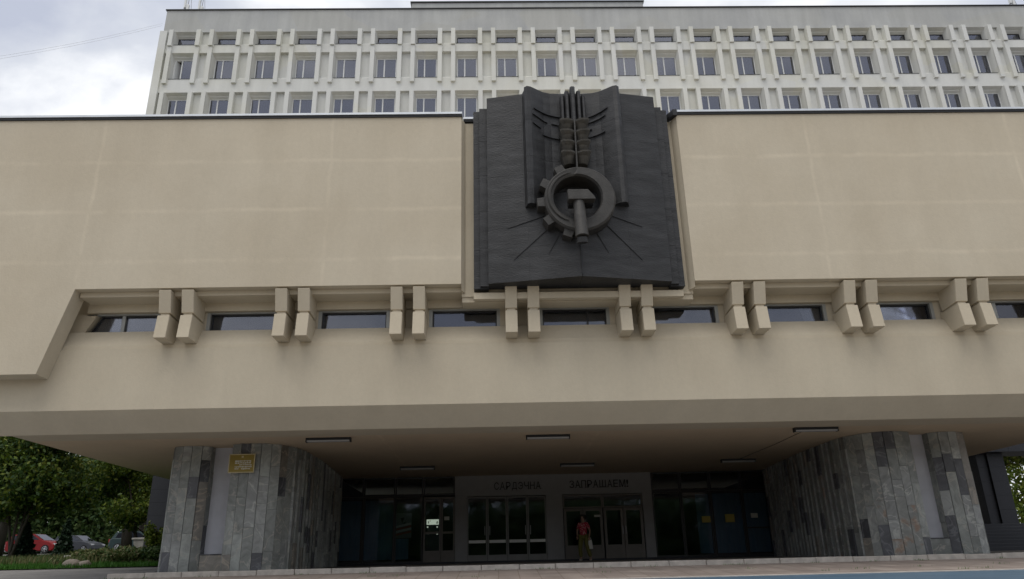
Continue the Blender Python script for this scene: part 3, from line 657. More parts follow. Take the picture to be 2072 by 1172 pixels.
# things seen on or behind the glass
def flat(name, label, cat, x0, x1, y, z0, z1, mat, group=None, th=.012):
    o = MB().box(x0, x1, y, y + th, z0, z1).build(name, mat, org=((x0 + x1) / 2, y, z0)); return tag(o, label, cat, group)
M['yellow'] = plain('yellowed_notice', (.45, .37, .09), .8); M['paper'] = plain('white_notice', (.6, .6, .56), .8); M['lit'] = plain('lit_display', (.75, .8, .62), .5, emit=.55, var=.02)
M['redprint'] = plain('red_print', (.35, .09, .06), .8); M['machine'] = plain('dark_machine_case', (.02, .02, .03), .5); M['ink'] = plain('black_ink', (.02, .02, .02), .8)
flat('notice', 'yellowed notice on the glass nearest the grey pier, right of the doors', 'notice', 8.16, 8.50, 31.04, 3.2, 3.44, M['yellow'], 'notices stuck on the right glazing')
flat('notice', 'second yellow notice, at the middle of the blue blinds', 'notice', 9.10, 9.47, 31.04, 3.19, 3.5, M['yellow'], 'notices stuck on the right glazing')
flat('notice', 'small white notice on the rightmost pane', 'notice', 10.15, 10.42, 31.04, 3.34, 3.52, M['paper'], 'notices stuck on the right glazing')
flat('notice', 'pale paper notice on the narrow door left of the grey pier', 'notice', -2.13, -1.93, 31.04, 3.50, 3.64, M['paper'])
flat('notice', 'small pale slip on the brown doors beside the woman', 'notice', 3.85, 4.1, 31.04, 3.5, 3.58, M['paper'])
ps = thing('poster', 'tall grey poster with red and white stripes behind the left glass', 'poster', (-3.75, 31.15, 2.87))
MB().box(-4.06, -3.43, 31.13, 31.14, 2.87, 3.81).build('sheet', plain('poster_grey', (.24, .24, .25), .8), ps)
for zz, mt in ((2.95, 'redprint'), (3.06, 'paper'), (3.15, 'redprint'), (3.25, 'paper')):
    MB().prism([(-4.05, zz), (-3.44, zz + .12), (-3.44, zz + .2), (-4.05, zz + .07)], 'y', 31.126, 31.129).build('stripe', M[mt], ps)
MB().add([(-3.87, 31.126, 3.62), (-3.8, 31.126, 3.42), (-3.72, 31.126, 3.64), (-3.62, 31.126, 3.5), (-3.7, 31.126, 3.4)], [(0, 1, 2), (1, 4, 3)]).build('print', M['ink'], ps)
tm = thing('ticket_terminal', 'dark terminal with a lit display behind the narrow door', 'machine', (-2.6, 31.3, FZ + .03))
MB().box(-2.88, -2.32, 31.22, 31.6, FZ + .031, 3.4).build('case', M['machine'], tm, bevel=.01)
MB().box(-2.84, -2.36, 31.2, 31.24, 3.35, 3.55).build('display', M['lit'], tm)
for p in ((-2.79, 3.45, .03), (-2.79, 3.40, .05), (-2.72, 3.47, .03), (-2.44, 3.44, .04), (-2.46, 3.39, .08)):
    MB().box(p[0], p[0] + p[2], 31.192, 31.198, p[1], p[1] + .04).build('symbol', M['ink'], tm)
for p in ((-2.8, 3.26), (-2.42, 3.26), (-2.78, 3.02), (-2.42, 3.0)):
    MB().tube([(p[0], 31.19, p[1]), (p[0], 31.218, p[1])], .028, 10).build('button', M['lit'], tm)

# greeting in raised letters
def lettering(word, x0, x1, zb, cap, label):
    t = thing('sign_lettering', label, 'sign', ((x0 + x1) / 2, 30.98, zb), 'greeting letters over the doors')
    wt = {'Ш': 1.4, 'М': 1.25, '!': .4, 'Д': 1.1}; ws = [wt.get(c, 1) for c in word]; u_ = (x1 - x0) / sum(ws); x = x0
    for c, w in zip(word, ws):
        cu = bpy.data.curves.new('letter', 'FONT'); cu.body = c; cu.size = 1; cu.extrude = .02; cu.offset = .0
        tmp = bpy.data.objects.new('tmp', cu); COL.objects.link(tmp); dg = bpy.context.evaluated_depsgraph_get(); dg.update()
        me = bpy.data.meshes.new_from_object(tmp.evaluated_get(dg)); bpy.data.objects.remove(tmp)
        vs = np.array([v.co[:] for v in me.vertices]); mn, mx = vs.min(0), vs.max(0)
        sx = (w * u_ * .78) / (mx[0] - mn[0]); sz = cap / (mx[1] - min(mn[1], 0)) if c != 'Д' else cap * 1.12 / (mx[1] - mn[1])
        for v in me.vertices:
            px, py, pz = v.co; v.co = (x + w * u_ * .1 + (px - mn[0]) * sx - (x0 + x1) / 2, -pz, (py - (0 if c != 'Д' else mn[1] + .12)) * sz)
        # serifs
        me.materials.append(M['ink']); me.name = 'letter'; o = bpy.data.objects.new('letter', me); COL.objects.link(o); o.parent = t
        s_ = MB(); y0 = -.021
        if c in 'АПШРМНЧЕ':
            xs = {'А': (0, 1), 'П': (.08, .92), 'Ш': (.06, .5, .94), 'Р': (.1,), 'М': (.06, .94), 'Н': (.08, .92), 'Ч': (.92,), 'Е': ()}[c]
            for q in xs:
                cx = x + w * u_ * (.1 + .78 * q) - (x0 + x1) / 2; MB().box(cx - .035, cx + .035, y0, -y0, -.001, .014).build('serif', M['ink'], o, org=(0, 0, 0))
        x += w * u_
lettering('САРДЭЧНА', -.15, 1.77, 4.63, .29, 'dark raised word of greeting over the four-leaf grey doors')
lettering('ЗАПРАШАЕМ!', 2.89, 5.31, 4.64, .29, 'dark raised word ending in an exclamation mark over the brown doors')

# ceiling lights
def clight(x, y, label):
    t = thing('ceiling_light', label, 'light fixture', (x, y, 5.2), 'fluorescent fixtures under the overhang')
    MB().box(x - .63, x + .63, y - .09, y + .09, 5.13, 5.199).build('housing', M['blackmetal'], t, bevel=.01)
    MB().prism([(y - .075, 5.128), (y - .06, 5.085), (y + .06, 5.085), (y + .075, 5.128)], 'x', x - .6, x + .6).build('diffuser', M['diff'], t)
    for s in (-1, 1): MB().box(x + s * .615 - .015, x + s * .615 + .015, y - .085, y + .085, 5.078, 5.129).build('end_cap', M['blackmetal'], t)
M['diff'] = plain('frosted_diffuser', (.30, .30, .30), .4, var=.05)
for x_, y_, l_ in [(-4.74, 21.3, 'unlit ceiling light nearest the left pylon, front row'), (1.47, 21.5, 'unlit ceiling light in the middle of the front row'), (9.06, 21.1, 'unlit ceiling light in front of the right pylon, trailing a cable'),
                   (-2.9, 27.8, 'unlit ceiling light of the back row over the left glazing'), (2.94, 27.8, 'unlit ceiling light of the back row before the greeting letters'), (8.78, 27.5, 'unlit ceiling light of the back row by the right pylon')]:
    clight(x_, y_, l_)
cb = MB().tube([(8.9, 21.2, 5.185), (8.92, 24, 5.18), (8.8, 27.4, 5.185)], .007, 5).build('cable', M['blackmetal'], org=(8.9, 24, 5.18)); tag(cb, 'thin black cable joining the two right ceiling lights', 'cable')

# ------------------------------------------------------------------ stone pylons
def pylon(mir, seed, label):
    r = random.Random(seed); ax = 2.3
    mx = (lambda x: 2 * ax - x) if mir else (lambda x: x)
    P = thing('stone_pylon', label, 'pylon', (mx(-7.6), 23.5, 1.72), 'stone clad pylons under the hall')
    main = [(-7.66, 22.75), (-7.66, 22.12), (-7.2, 21.98), (-6.75, 22.02), (-6.35, 22.3), (-6.08, 22.85), (-5.98, 23.6), (-5.95, 25.8), (-6.1, 28.5), (-6.25, 31.0)]
    outer = [(-9.57, 24.3), (-9.57, 22.62), (-9.45, 22.38), (-9.05, 22.24), (-8.65, 22.26), (-8.42, 22.42), (-8.40, 22.74)]
    body = MB()
    def inset(path, d_):
        q = []
        for i_, p_ in enumerate(path):
            a_ = Vector(path[max(0, i_ - 1)]); b_ = Vector(path[min(len(path) - 1, i_ + 1)]); t_n = (b_ - a_).normalized()
            q.append(tuple(Vector(p_) - Vector((t_n.y, -t_n.x)) * d_))
        return q
    mp_ = [(mx(x), y) for x, y in (inset(main, .1) + [(-7.5, 31.0)])]
    body.prism(mp_, 'z', 1.6, 5.198)
    op = [(mx(x), y) for x, y in inset(outer, .1) + [(-8.55, 24.3)]]; body.prism(op, 'z', 1.6, 5.198)
    xa, xb = sorted((mx(-9.55), mx(-7.68))); body.box(xa, xb, 24.302, 31.0, 1.6, 5.197)
    body.build('core', M['mortar'], P)
    def slabs(path, wid, jit, flute):
        pts = [Vector((x, y)) for x, y in path]; seg = []
        tot = sum((b - a).length for a, b in zip(pts, pts[1:])); n = max(1, round(tot / wid)); st = tot / n
        def atl(s):
            for a, b in zip(pts, pts[1:]):
                l_ = (b - a).length
                if s <= l_ + 1e-6: return a.lerp(b, min(1, s / l_)) if l_ else a
                s -= l_
            return pts[-1]
        for i in range(n):
            a, b = atl(i * st), atl((i + 1) * st); d_ = (b - a).normalized(); nrm = Vector((d_.y, -d_.x))
            z = tz((a.y + b.y) / 2) - .03; ztop = 5.196; first = True
            # few long stones per strip
            while z < ztop - .05:
                h_ = r.choice([.5, .7, .9, 1.1, 1.5]) * r.uniform(.9, 1.1)
                z1 = min(ztop, z + h_);
                if ztop - z1 < .25: z1 = ztop
                k = r.random(); mt = 'stoneC' if k < .16 else 'stoneB' if k < .44 else 'stoneD' if k < .50 else 'stoneA'
                if mt == 'stoneC': z1 = min(z1, z + r.uniform(.5, 1.1))
                if mir and z < 3 and 2 < i < 7 and k > .4: mt = 'stoneR'
                pr = .012 + r.random() * jit; pr2 = pr + (flute if flute else 0)
                g = .004; A = a + d_ * g; B = b - d_ * g
                q = [A - nrm * .12, A + nrm * pr2, B + nrm * pr, B - nrm * .12]; q = [(mx(v.x), v.y) for v in q]
                m = MB(); m.prism(q, 'z', z + .003, z1 - .003); m.build('stone_slab', M[mt], P); z = z1
    slabs([(-7.66, 22.72)] + main[1:6], .29, .018, 0)
    slabs(main[5:], .36, .012, .055)
    slabs(outer, .29, .018, .0)
    # recessed whitewashed strip with plinth
    xa, xb = sorted((mx(-8.398), mx(-7.69)))
    MB().box(xa, xb, 22.70, 24.2, 2.20, 5.197).build('painted_strip', M['whitepil'], P)
    MB().box(xa + .004, xb - .004, 22.42, 24.2, 1.66, 2.17).build('plinth', M['stoneD' if not mir else 'stoneA'], P, bevel=.01)
    MB().box(xa + .002, xb - .002, 22.40, 24.2, 2.172, 2.198).build('plinth_cap', M['stoneC'], P)
    return P
pylon(False, 3, 'left pylon clad in grey marble strips, bearing the gold plaque')
pylon(True, 8, 'right pylon clad in grey marble strips with rust stains at its foot')
pq = thing('plaque', 'gold plaque with worn white text high on the left pylon', 'plaque', (-7.3, 21.9, 4.62))
M['gold'] = plain('gold_plaque', (.26, .19, .035), .45, .3, var=.1); M['goldedge'] = plain('plaque_border', (.5, .43, .25), .5)
MB().box(-7.66, -6.96, 21.9, 21.93, 4.37, 4.87).build('plate', M['gold'], pq)
for a in ((-7.68, -6.94, 4.86, 4.885), (-7.68, -6.94, 4.355, 4.38), (-7.68, -7.655, 4.38, 4.86), (-6.965, -6.94, 4.38, 4.86)):
    MB().box(a[0], a[1], 21.885, 21.899, a[2], a[3]).build('border', M['goldedge'], pq)
r = random.Random(2)
for i in range(5):
    zz = 4.70 - i * .055; x_ = -7.50
    sm = MB()
    while x_ < -7.05:
        w_ = r.uniform(.02, .06); hh = r.uniform(.018, .034)
        if r.random() < .9: sm.box(x_, x_ + w_, 21.893, 21.8985, zz - hh, zz)
        x_ += w_ + r.uniform(.004, .018)
    sm.build('worn_text', M['paper'], pq)
MB().box(-7.33, -7.27, 21.893, 21.8985, 4.78, 4.83).build('crest', M['goldedge'], pq)

# ------------------------------------------------------------------ dark granite walls left and right
dw = thing('granite_wall', 'dark granite end wall behind the left pylon', 'wall', (-12.9, 31.5, 1.9))
for zz in range(7):
    z0 = 1.9 + zz * .5
    for xx in range(2): MB().box(-13.8 + xx * .95, -12.86 + xx * .95, 30.9, 31.2, z0 + .003, z0 + .497 if zz < 6 else 5.45).build('granite_panel', M['granite'], dw)
    MB().box(-13.815, -13.80, 31.0, 33, z0 + .003, z0 + .497 if zz < 6 else 5.45).build('granite_panel', M['granite'], dw)
MB().box(-13.797, -11.9, 31.21, 33, 1.8, 5.44).build('core', M['granite'], dw)
sr = thing('granite_steps', 'dark granite steps rising past the right pylon', 'steps', (24, 34, 2.0))
for i in range(8):
    MB().box(17.5, 34, 33.3 + i * .36, 33.3 + i * .36 + (.355 if i < 7 else 3.5), 1.8 if i == 0 else 1.9 + i * .15, 2.06 + i * .15).build('step', M['granite'], sr, bevel=.01)
def pier(x0, x1, y, z1, lab):
    p = thing('granite_pier', lab, 'pier', ((x0 + x1) / 2, y, 3.1), 'dark granite piers at the top of the steps')
    n = 5
    for i in range(n):
        a, b = 3.1 + (z1 - 3.1) * i / n, 3.1 + (z1 - 3.1) * (i + 1) / n
        m_ = x0 + (x1 - x0) * .38
        MB().box(x0, m_ - .004, y, y + .8, a + .003, b - .003).build('granite_panel', M['granite'], p)
        MB().box(m_, x1, y - .12, y + .8, a + .003, b - .003).build('granite_panel', M['granite'], p)
pier(23.1, 24.35, 36.2, 6.35, 'dark granite pier, the nearer to the right pylon')
pier(29.2, 30.4, 36.2, 6.35, 'dark granite pier farther right, at the picture edge')
be = thing('granite_beam', 'dark beam spanning over the granite piers', 'beam', (30, 36.6, 6.36))
for i in range(6): MB().box(21.4 + i * 3, 24.39 + i * 3, 35.6, 37.4, 6.36, 6.95).build('granite_panel', M['granite'], be)
# ------------------------------------------------------------------ book relief with hammer, sickle and ear
E = thing('relief', 'dark metal relief of an open book with hammer, sickle, gear and wheat ear', 'relief', (2.25, 18.6, 8.5))
CX = 2.25
def ysurf(x):     # folded cover: spine nearest the viewer
    return 18.13 - .47 * (1 - min(1, abs(x - CX) / 2.4))
def epart(mb, name, mat='bronze', **k): return mb.build(name, M[mat], E, **k)
# stepped side leaves behind the cover
for s in (-1, 1):
    for x0, x1, y0, z0, z1 in ((2.40, 2.79, 18.36, 8.52, 13.98), (2.40, 2.62, 18.28, 8.56, 14.03)):
        a, b = sorted((CX + s * x0, CX + s * x1))
        nz = 5
        for i in range(nz):
            za = z0 + (z1 - z0) * i / nz; zb = z0 + (z1 - z0) * (i + 1) / nz
            epart(MB().box(a, b, y0, 18.6, za + .004, zb - .004), 'side_leaf')
# cover sheets, each row its own piece; the page block leaves an opening high in the middle
def sheetp(xa, xb, za, zb, th=.12):
    a, b = sorted((xa, xb)); m = MB()
    m.prism([(a, ysurf(a)), (b, ysurf(b)), (b, 18.55), (a, 18.55)], 'z', za, zb); epart(m, 'cover_sheet')
rows = [8.57, 9.38, 10.18, 11.0, 11.82, 12.64, 13.46, 14.27]
for i in range(7):
    
    for s in (-1, 1):
        jg = lambda q: 0 if q in (0, 3, 7) else ((q * 7 + s * 3) % 5 - 2) * .07
        za, zb = rows[i] + jg(i) + .0015, rows[i + 1] + jg(i + 1) - .0015
        if i < 3: sheetp(CX + s * .004, CX + s * 1.3275, za, zb)
        sheetp(CX + s * 1.33, CX + s * 2.4, za, zb)
# concave pages
for s in (-1, 1):
    prof = [(1.34, 17.70), (1.26, 17.63), (1.16, 17.66), (1.0, 17.78), (.8, 17.93), (.6, 18.0), (.35, 18.02), (.0, 18.02)]
    pts = [(CX + s * x, y) for x, y in prof]
    for i, (za, zb) in enumerate(((10.66, 12.1), (12.105, 13.25), (13.255, 14.33))):
        m = MB()
        m.prism(pts + [(CX, 18.5), (CX + s * 1.34, 18.5)], 'z', za, zb); epart(m, 'page', smooth=False)
    m = MB(); m.prism([(CX + s * 1.40, 17.95), (CX + s * 1.345, 17.75), (CX + s * 1.338, 17.95)], 'z', 10.66, 14.26); epart(m, 'page_edge')
# spine slot below the ring
epart(MB().box(CX - .012, CX + .012, 17.60, 17.66, 8.6, 9.9), 'spine', 'blackmetal')
# fins beside the ear, coloured black in place of the shade in the slits
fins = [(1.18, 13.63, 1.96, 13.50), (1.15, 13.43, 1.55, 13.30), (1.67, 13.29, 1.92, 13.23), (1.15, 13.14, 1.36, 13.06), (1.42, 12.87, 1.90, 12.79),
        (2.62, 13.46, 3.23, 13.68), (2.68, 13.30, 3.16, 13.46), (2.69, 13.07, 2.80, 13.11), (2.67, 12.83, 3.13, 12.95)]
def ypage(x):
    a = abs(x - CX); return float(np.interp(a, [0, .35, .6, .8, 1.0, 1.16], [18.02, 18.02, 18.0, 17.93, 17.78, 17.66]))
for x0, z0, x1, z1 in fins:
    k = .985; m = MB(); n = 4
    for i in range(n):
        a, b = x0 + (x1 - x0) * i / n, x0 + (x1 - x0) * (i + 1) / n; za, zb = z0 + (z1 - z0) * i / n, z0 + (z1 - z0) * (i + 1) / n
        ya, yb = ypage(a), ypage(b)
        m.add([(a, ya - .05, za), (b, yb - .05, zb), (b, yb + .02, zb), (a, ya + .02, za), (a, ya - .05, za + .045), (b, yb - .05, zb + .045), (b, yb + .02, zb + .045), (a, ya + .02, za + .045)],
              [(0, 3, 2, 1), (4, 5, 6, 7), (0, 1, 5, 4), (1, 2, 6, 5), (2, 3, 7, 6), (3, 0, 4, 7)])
    epart(m, 'shade_fin', 'blackmetal')
# ear: five awns over four rows of grains
for i, (dx, zt, w) in enumerate(((-.30, 14.12, .11), (-.165, 14.24, .12), (0, 14.36, .14), (.165, 14.24, .12), (.30, 14.12, .11))):
    x = 2.28 + dx; yb = 17.78 - (.07 if i == 2 else .03 if i in (1, 3) else 0)
    epart(MB().prism([(x - w / 2, yb + .05), (x - w / 4, yb), (x + w / 4, yb), (x + w / 2, yb + .05), (x + w / 2, 18.1), (x - w / 2, 18.1)], 'z', 13.20, zt), 'awn')
for row in range(4):
    zt = 13.17 - row * .335; sp = 1.03
    for s in (-1, 1):
        m = MB(); n = 6; vs = []
        for (zz, yb, k) in ((zt, 17.48, 1.10), (zt - .04, 17.50, 1.09), (zt - .10, 17.60, .97), (zt - .275, 17.74, .84)):
            for q in range(n + 1):
                u_ = q / n; x = 2.27 + s * (.03 + u_ * .345 * k); y = yb + .10 * (2 * u_ - 1) ** 2
                vs.append((x, y, zz + (.03 if zz > zt - .1 and u_ > .8 else 0)))
        fs = []
        for a in range(3):
            for q in range(n):
                o_ = a * (n + 1) + q; fs.append((o_, o_ + 1, o_ + n + 2, o_ + n + 1) if s < 0 else (o_, o_ + n + 1, o_ + n + 2, o_ + 1))
        o2 = len(vs); vs += [(p[0], 18.05, p[2]) for p in vs[:n + 1]]
        for q in range(n): fs.append((q, q + 1, o2 + q + 1, o2 + q))
        vs2 = len(vs); vs += [(p[0], 18.05, p[2]) for p in vs[3 * (n + 1):4 * (n + 1)]]
        for q in range(n): fs.append((3 * (n + 1) + q, 3 * (n + 1) + q + 1, vs2 + q + 1, vs2 + q))
        for e_ in (0, n):
            fs.append((e_, n + 1 + e_, 2 * (n + 1) + e_, 3 * (n + 1) + e_, vs2 + e_, o2 + e_))
        m.add(vs, fs); epart(m, 'grain', 'bronze3')
epart(MB().box(2.25, 2.29, 17.60, 18.0, 11.5, 13.2), 'stalk', 'bronze2')
# gear / sickle ring: off-centre hole
RC = Vector((2.27, 10.64)); HC = Vector((2.20, 10.68)); y0, y1 = 17.33, 17.72
m = MB(); n = 64; vs = []
for y, ro, rh in ((y0 + .05, 1.02, .60), (y0, .97, .66), (y1, 1.02, .60)):
    pass
ring = []
for q in range(n):
    a = 2 * pi * q / n; c, s = cos(a), sin(a)
    O1 = RC + Vector((c, s)) * .935; O2 = RC + Vector((c, s)) * .89; I1 = HC + Vector((c, s)) * .63; I2 = HC + Vector((c, s)) * .67
    vs += [(O1.x, y1, O1.y), (O1.x, y0 + .06, O1.y), (O2.x, y0, O2.y), (I2.x, y0 + (.03 if c < 0 else 0), I2.y), (I1.x, y0 + .06, I1.y), (I1.x, y1 + .25, I1.y)]
fs = []
for q in range(n):
    j = (q + 1) % n
    for k in range(5): fs.append((q * 6 + k, q * 6 + k + 1, j * 6 + k + 1, j * 6 + k))
m.add(vs, fs); ro = epart(m, 'ring', 'bronze2', smooth=False)
# inner step of the crescent on the left side
pts = []; 
for q in range(25):
    a = radians(100 + q * 150 / 24); pts.append((HC.x - .02 + cos(a) * .715, 17.325, HC.y - .01 + sin(a) * .725))
m.__init__(); m.tube(pts, [.012 + .03 * sin(pi * i / 24) for i in range(25)], 6, False); epart(m, 'sickle_edge', 'bronze2')
for deg in (119, 152, 184, 215, 250):
    a = radians(deg); c = RC + Vector((cos(a), sin(a))) * .99; tx, tz_ = -sin(a), cos(a); m = MB(); h_ = .13; w_ = .135
    P4 = [(c.x + tx * w_ * i + cos(a) * h_ * j, c.y + tz_ * w_ * i + sin(a) * h_ * j) for i, j in ((-1, -1), (1, -1), (.85, 1), (-.85, 1))]
    m.prism(P4, 'y', 17.42, 17.8); epart(m, 'gear_tooth', 'bronze2')
# backing cylinder under ring, so the ring grows out of the cover
m = MB(); vs = []
for q in range(48):
    a = 2 * pi * q / 48
    for y, rr in ((y1 + .001, .92), (18.2, .90)): vs.append((RC.x + cos(a) * rr, y, RC.y - .03 + sin(a) * rr))
m.add(vs, [(2 * q, 2 * q + 1, (2 * q + 3) % 96, (2 * q + 2) % 96) for q in range(48)]); epart(m, 'ring_base')
epart(MB().box(RC.x - .7, RC.x + .7, 17.95, 18.1, 10.0, 11.4), 'ring_back')
# hammer
m = MB(); m.prism([(1.92, 10.43), (2.62, 10.43), (2.60, 10.50), (2.44, 10.71), (1.91, 10.71)], 'y', 17.0, 17.26); epart(m, 'hammer_head', 'bronze2', bevel=.01)
m = MB(); m.prism([(1.95, 10.40), (2.58, 10.40), (2.60, 10.62), (1.93, 10.62)], 'y', 17.262, 17.5); epart(m, 'hammer_head')
m = MB().tube([(2.20, 17.17, 10.43), (2.205, 17.09, 9.95), (2.215, 17.0, 9.36)], [.145, .155, .168], 24); epart(m, 'hammer_handle', 'bronze2', smooth=False)
m = MB().tube([(2.215, 17.02, 9.355), (2.22, 17.05, 9.22)], [.14, .145], 20); epart(m, 'sickle_handle')
# rays
for x0, z0, x1, z1 in [(1.34, 10.36, .38, 10.10), (1.55, 10.09, .52, 9.18), (1.72, 9.80, 1.42, 9.26), (3.15, 10.34, 3.97, 10.08), (2.95, 10.10, 3.89, 9.12), (2.71, 9.80, 2.99, 9.26)]:
    m = MB(); ya, yb = ysurf(x0), ysurf(x1); dx, dz = x1 - x0, z1 - z0; l_ = math.hypot(dx, dz); px, pz = -dz / l_ * .009, dx / l_ * .009
    m.add([(x0 - px, ya - .03, z0 - pz), (x0 + px, ya - .03, z0 + pz), (x1 + px * .3, yb - .015, z1 + pz * .3), (x1 - px * .3, yb - .015, z1 - pz * .3),
           (x0 - px, ya + .02, z0 - pz), (x0 + px, ya + .02, z0 + pz), (x1 + px * .3, yb + .02, z1 + pz * .3), (x1 - px * .3, yb + .02, z1 - pz * .3)],
          [(0, 1, 2, 3), (0, 4, 5, 1), (2, 6, 7, 3), (0, 3, 7, 4), (1, 5, 6, 2)]); epart(m, 'ray', 'bronze')

# ------------------------------------------------------------------ office tower
T = thing('office_tower', 'tall pale slab of offices rising behind the hall', 'building', (11, 52, 3.9))
NB = 24; X0 = -23.834; TXR = X0 + 3 * NB
YF, YS, YG = 45.9, 46.08, 46.54      # rib face, spandrel face, glass
def tpart(mb, name, mat, **k): return mb.build(name, M[mat], T, **k)
HD = [39.94, 38.01, 34.53]; SL = [38.72, 35.68, 32.20]
body = MB(); body.box(-24.72, TXR, 47.8, 60, 9, 41.8); tpart(body, 'wall', 'tower')
core = MB(); core.box(-8, 13, 47.5, 60, 3.5, 9); tpart(core, 'wall', 'tower')
# closing plates between the front and the body (floors and side)
for z0, z1 in ((38.01, 38.72), (34.53, 35.68), (9, 32.20)):
    tpart(MB().box(-24.2, TXR, YS, 47.8, z0, z1), 'spandrel', 'tower')
tpart(MB().box(-24.58, TXR, YS + .06, 47.8, 39.942, 41.97), 'parapet', 'parapet')
tpart(MB().box(-24.66, TXR, YS - .03, 48.2, 41.973, 42.05), 'coping', 'blackmetal')
tpart(MB().box(-24.74, -24.203, YF + .05, 47.8, 9, 39.938), 'corner_pier', 'tower')
rib = None; M['sill'] = plain('dark_metal_sill', (.06, .065, .06), .5, .4)
protos = {}
rr_ = random.Random(77)
def share(key, mk):
    if key in protos:
        c = protos[key].copy(); return c
    protos[key] = mk(); return None
def putmesh(key, name, mat, mbf, x, z, parent):
    """one mesh per kind, shared; parent may be the tower or a part of it placed at the origin of the tower"""
    if key not in protos:
        me = bpy.data.meshes.new(name); m = mbf(); me.from_pydata(m.v, [], m.f); me.materials.append(M[mat]); protos[key] = me
    o = bpy.data.objects.new(name, protos[key]); COL.objects.link(o); o.parent = parent
    o.location = Vector((x, 0, z)) - (Vector(ROOT[T.name]) if parent is T else Vector((0, 0, 0))); return o
for i in range(NB):
    xi = X0 + 3 * i
    for ri in range(3):
        hd, sl = HD[ri], SL[ri]; rb = [38.50, 35.25, 31.77][ri]; rt = [39.93, 38.45, 34.50][ri]
        for off in (0, 2.02):
            def mk(h=rt - rb):
                b = MB(); b.box(-.155, .155, YF - (.1 if ri == 0 else 0), YS + .25, 0, h); return b
            putmesh(('rib', ri), 'rib', 'tower', mk, xi + off, rb, T)
        # splayed jambs and lowered head
        def mj(h=hd - sl):
            b = MB()
            for s, xe in ((1, .157), (-1, 1.863)):
                b.prism([(xe, YS + .001), (xe + s * .12, YG), (xe + s * .12, YG + .4), (xe - s * .3, YG + .4), (xe - s * .3, YS + .251), (xe, YS + .251)][::1], 'z', 0, h)
            b.prism([(YS + .001, h), (YS + .27, h - .14), (YS + .29, h - .19), (YG, h - .32), (YG + .3, h - .32), (YG + .3, h)], 'x', .16, 1.86)
            return b
        putmesh(('jamb', ri), 'jamb', 'tower', mj, xi, sl, T)
        # recessed panel between pairs
        def mg(h=hd - sl):
            b = MB(); b.box(2.176, 2.844, YS + .24, YG + .4, 0, h); b.prism([(YS + .001, 0), (YS + .239, .22), (YS + .239, 0)], 'x', 2.176, 2.844); return b
        putmesh(('gap', ri), 'panel', 'tower', mg, xi, sl, T)
        if i == 0:
            tpart(MB().box(-24.2, -23.99, YS + .24, YG + .4, sl, hd), 'panel', 'tower')
        # window with panes, curtain and sill
        zt = hd - .32; zb = sl + .02
        def mw(h=zt - zb, ri=ri):
            b = MB(); x0, x1 = .277, 1.743; t = .055
            b.box(x0, x0 + t, YG, YG + .07, 0, h); b.box(x1 - t, x1, YG, YG + .07, 0, h); b.box(x0 + t, x1 - t, YG, YG + .07, 0, t); b.box(x0 + t, x1 - t, YG, YG + .07, h - t, h)
            if ri: b.box(.80, .89, YG - .01, YG + .07, t, h - t)
            return b
        wo = putmesh(('win', ri), 'window', 'darkframe' if ri == 0 else 'pvc', mw, xi, zb, T)
        openw = (i == 0 and ri == 1)
        if ri:
            if not openw:
                putmesh(('p1', ri), 'pane', 'glass_t', lambda h=zt - zb: MB().box(.332, .80, YG + .03, YG + .036, .055, h - .055), 0, 0, wo)
            else:
                MB().prism([(.34, YG - .0), (.37, YG - .0), (.62, YG + .55), (.59, YG + .55)], 'z', .06, zt - zb - .06).build('casement', M['pvc'], wo, org=(0, 0, 0))
            putmesh(('p2', ri), 'pane', 'glass_t', lambda h=zt - zb: MB().box(.89, 1.688, YG + .03, YG + .036, .055, h - .055), 0, 0, wo)
        else:
            putmesh(('p0', ri), 'pane', 'glass_t', lambda h=zt - zb: MB().box(.332, 1.688, YG + .03, YG + .036, .055, h - .055), 0, 0, wo)
        k = rr_.random() + (.3 if i > 13 and ri == 1 else .05)
        if ri and k > .45 and not openw:
            mt = 'curtain2' if (k < .62 and i < 8) else 'curtain'; side = rr_.choice((0, 1, 2)) if i < 12 else 1
            a, b = ((.34, 1.68), (.34, 1.35), (.5, 1.1))[side]
            def mc(a=a, b=b, h=zt - zb):
                m = MB(); n = 18
                for q in range(n):
                    u0, u1 = a + (b - a) * q / n, a + (b - a) * (q + 1) / n; d0, d1 = .03 * (q % 2), .03 * ((q + 1) % 2)
                    m.quad((u0, YG + .07 + d0, .05), (u1, YG + .07 + d1, .05), (u1, YG + .07 + d1, h - .1), (u0, YG + .07 + d0, h - .1))
                return m
            putmesh(('cur', ri, side, mt), 'curtain', mt, mc, 0, 0, wo)
        putmesh(('sill', ri), 'sill', 'sill', lambda: MB().box(.2, 1.82, YS - .03, YG - .001, 0, .022), 0, -.018, wo)
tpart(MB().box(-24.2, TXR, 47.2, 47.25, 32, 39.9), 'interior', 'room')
ph = thing('penthouse', 'grey plant room on the roof of the office tower', 'roof structure', (3.1, 54, 41.9))
MB().box(-6.56, 12.78, 50, 58, 41.8, 46.0).build('wall', M['parapet'], ph); MB().box(-6.66, 12.88, 49.9, 58.1, 46.0, 46.1).build('coping', M['blackmetal'], ph)
for k_, (dz_, lb_) in enumerate(((0, 'upper of two faint cables slung from the tower to the left'), (-.2, 'lower of two faint cables slung from the tower to the left'))):
    pts_ = [(-24.75 - 11 * q, 46.1 - 16 * q, 40.75 + dz_ - 17 * q - 3 * q * (1 - q)) for q in [i / 10 for i in range(11)]]
    tag(MB().tube(pts_, .006, 4).build('overhead_cable', M['steel'], org=pts_[0]), lb_, 'cable', 'faint cables across the sky')
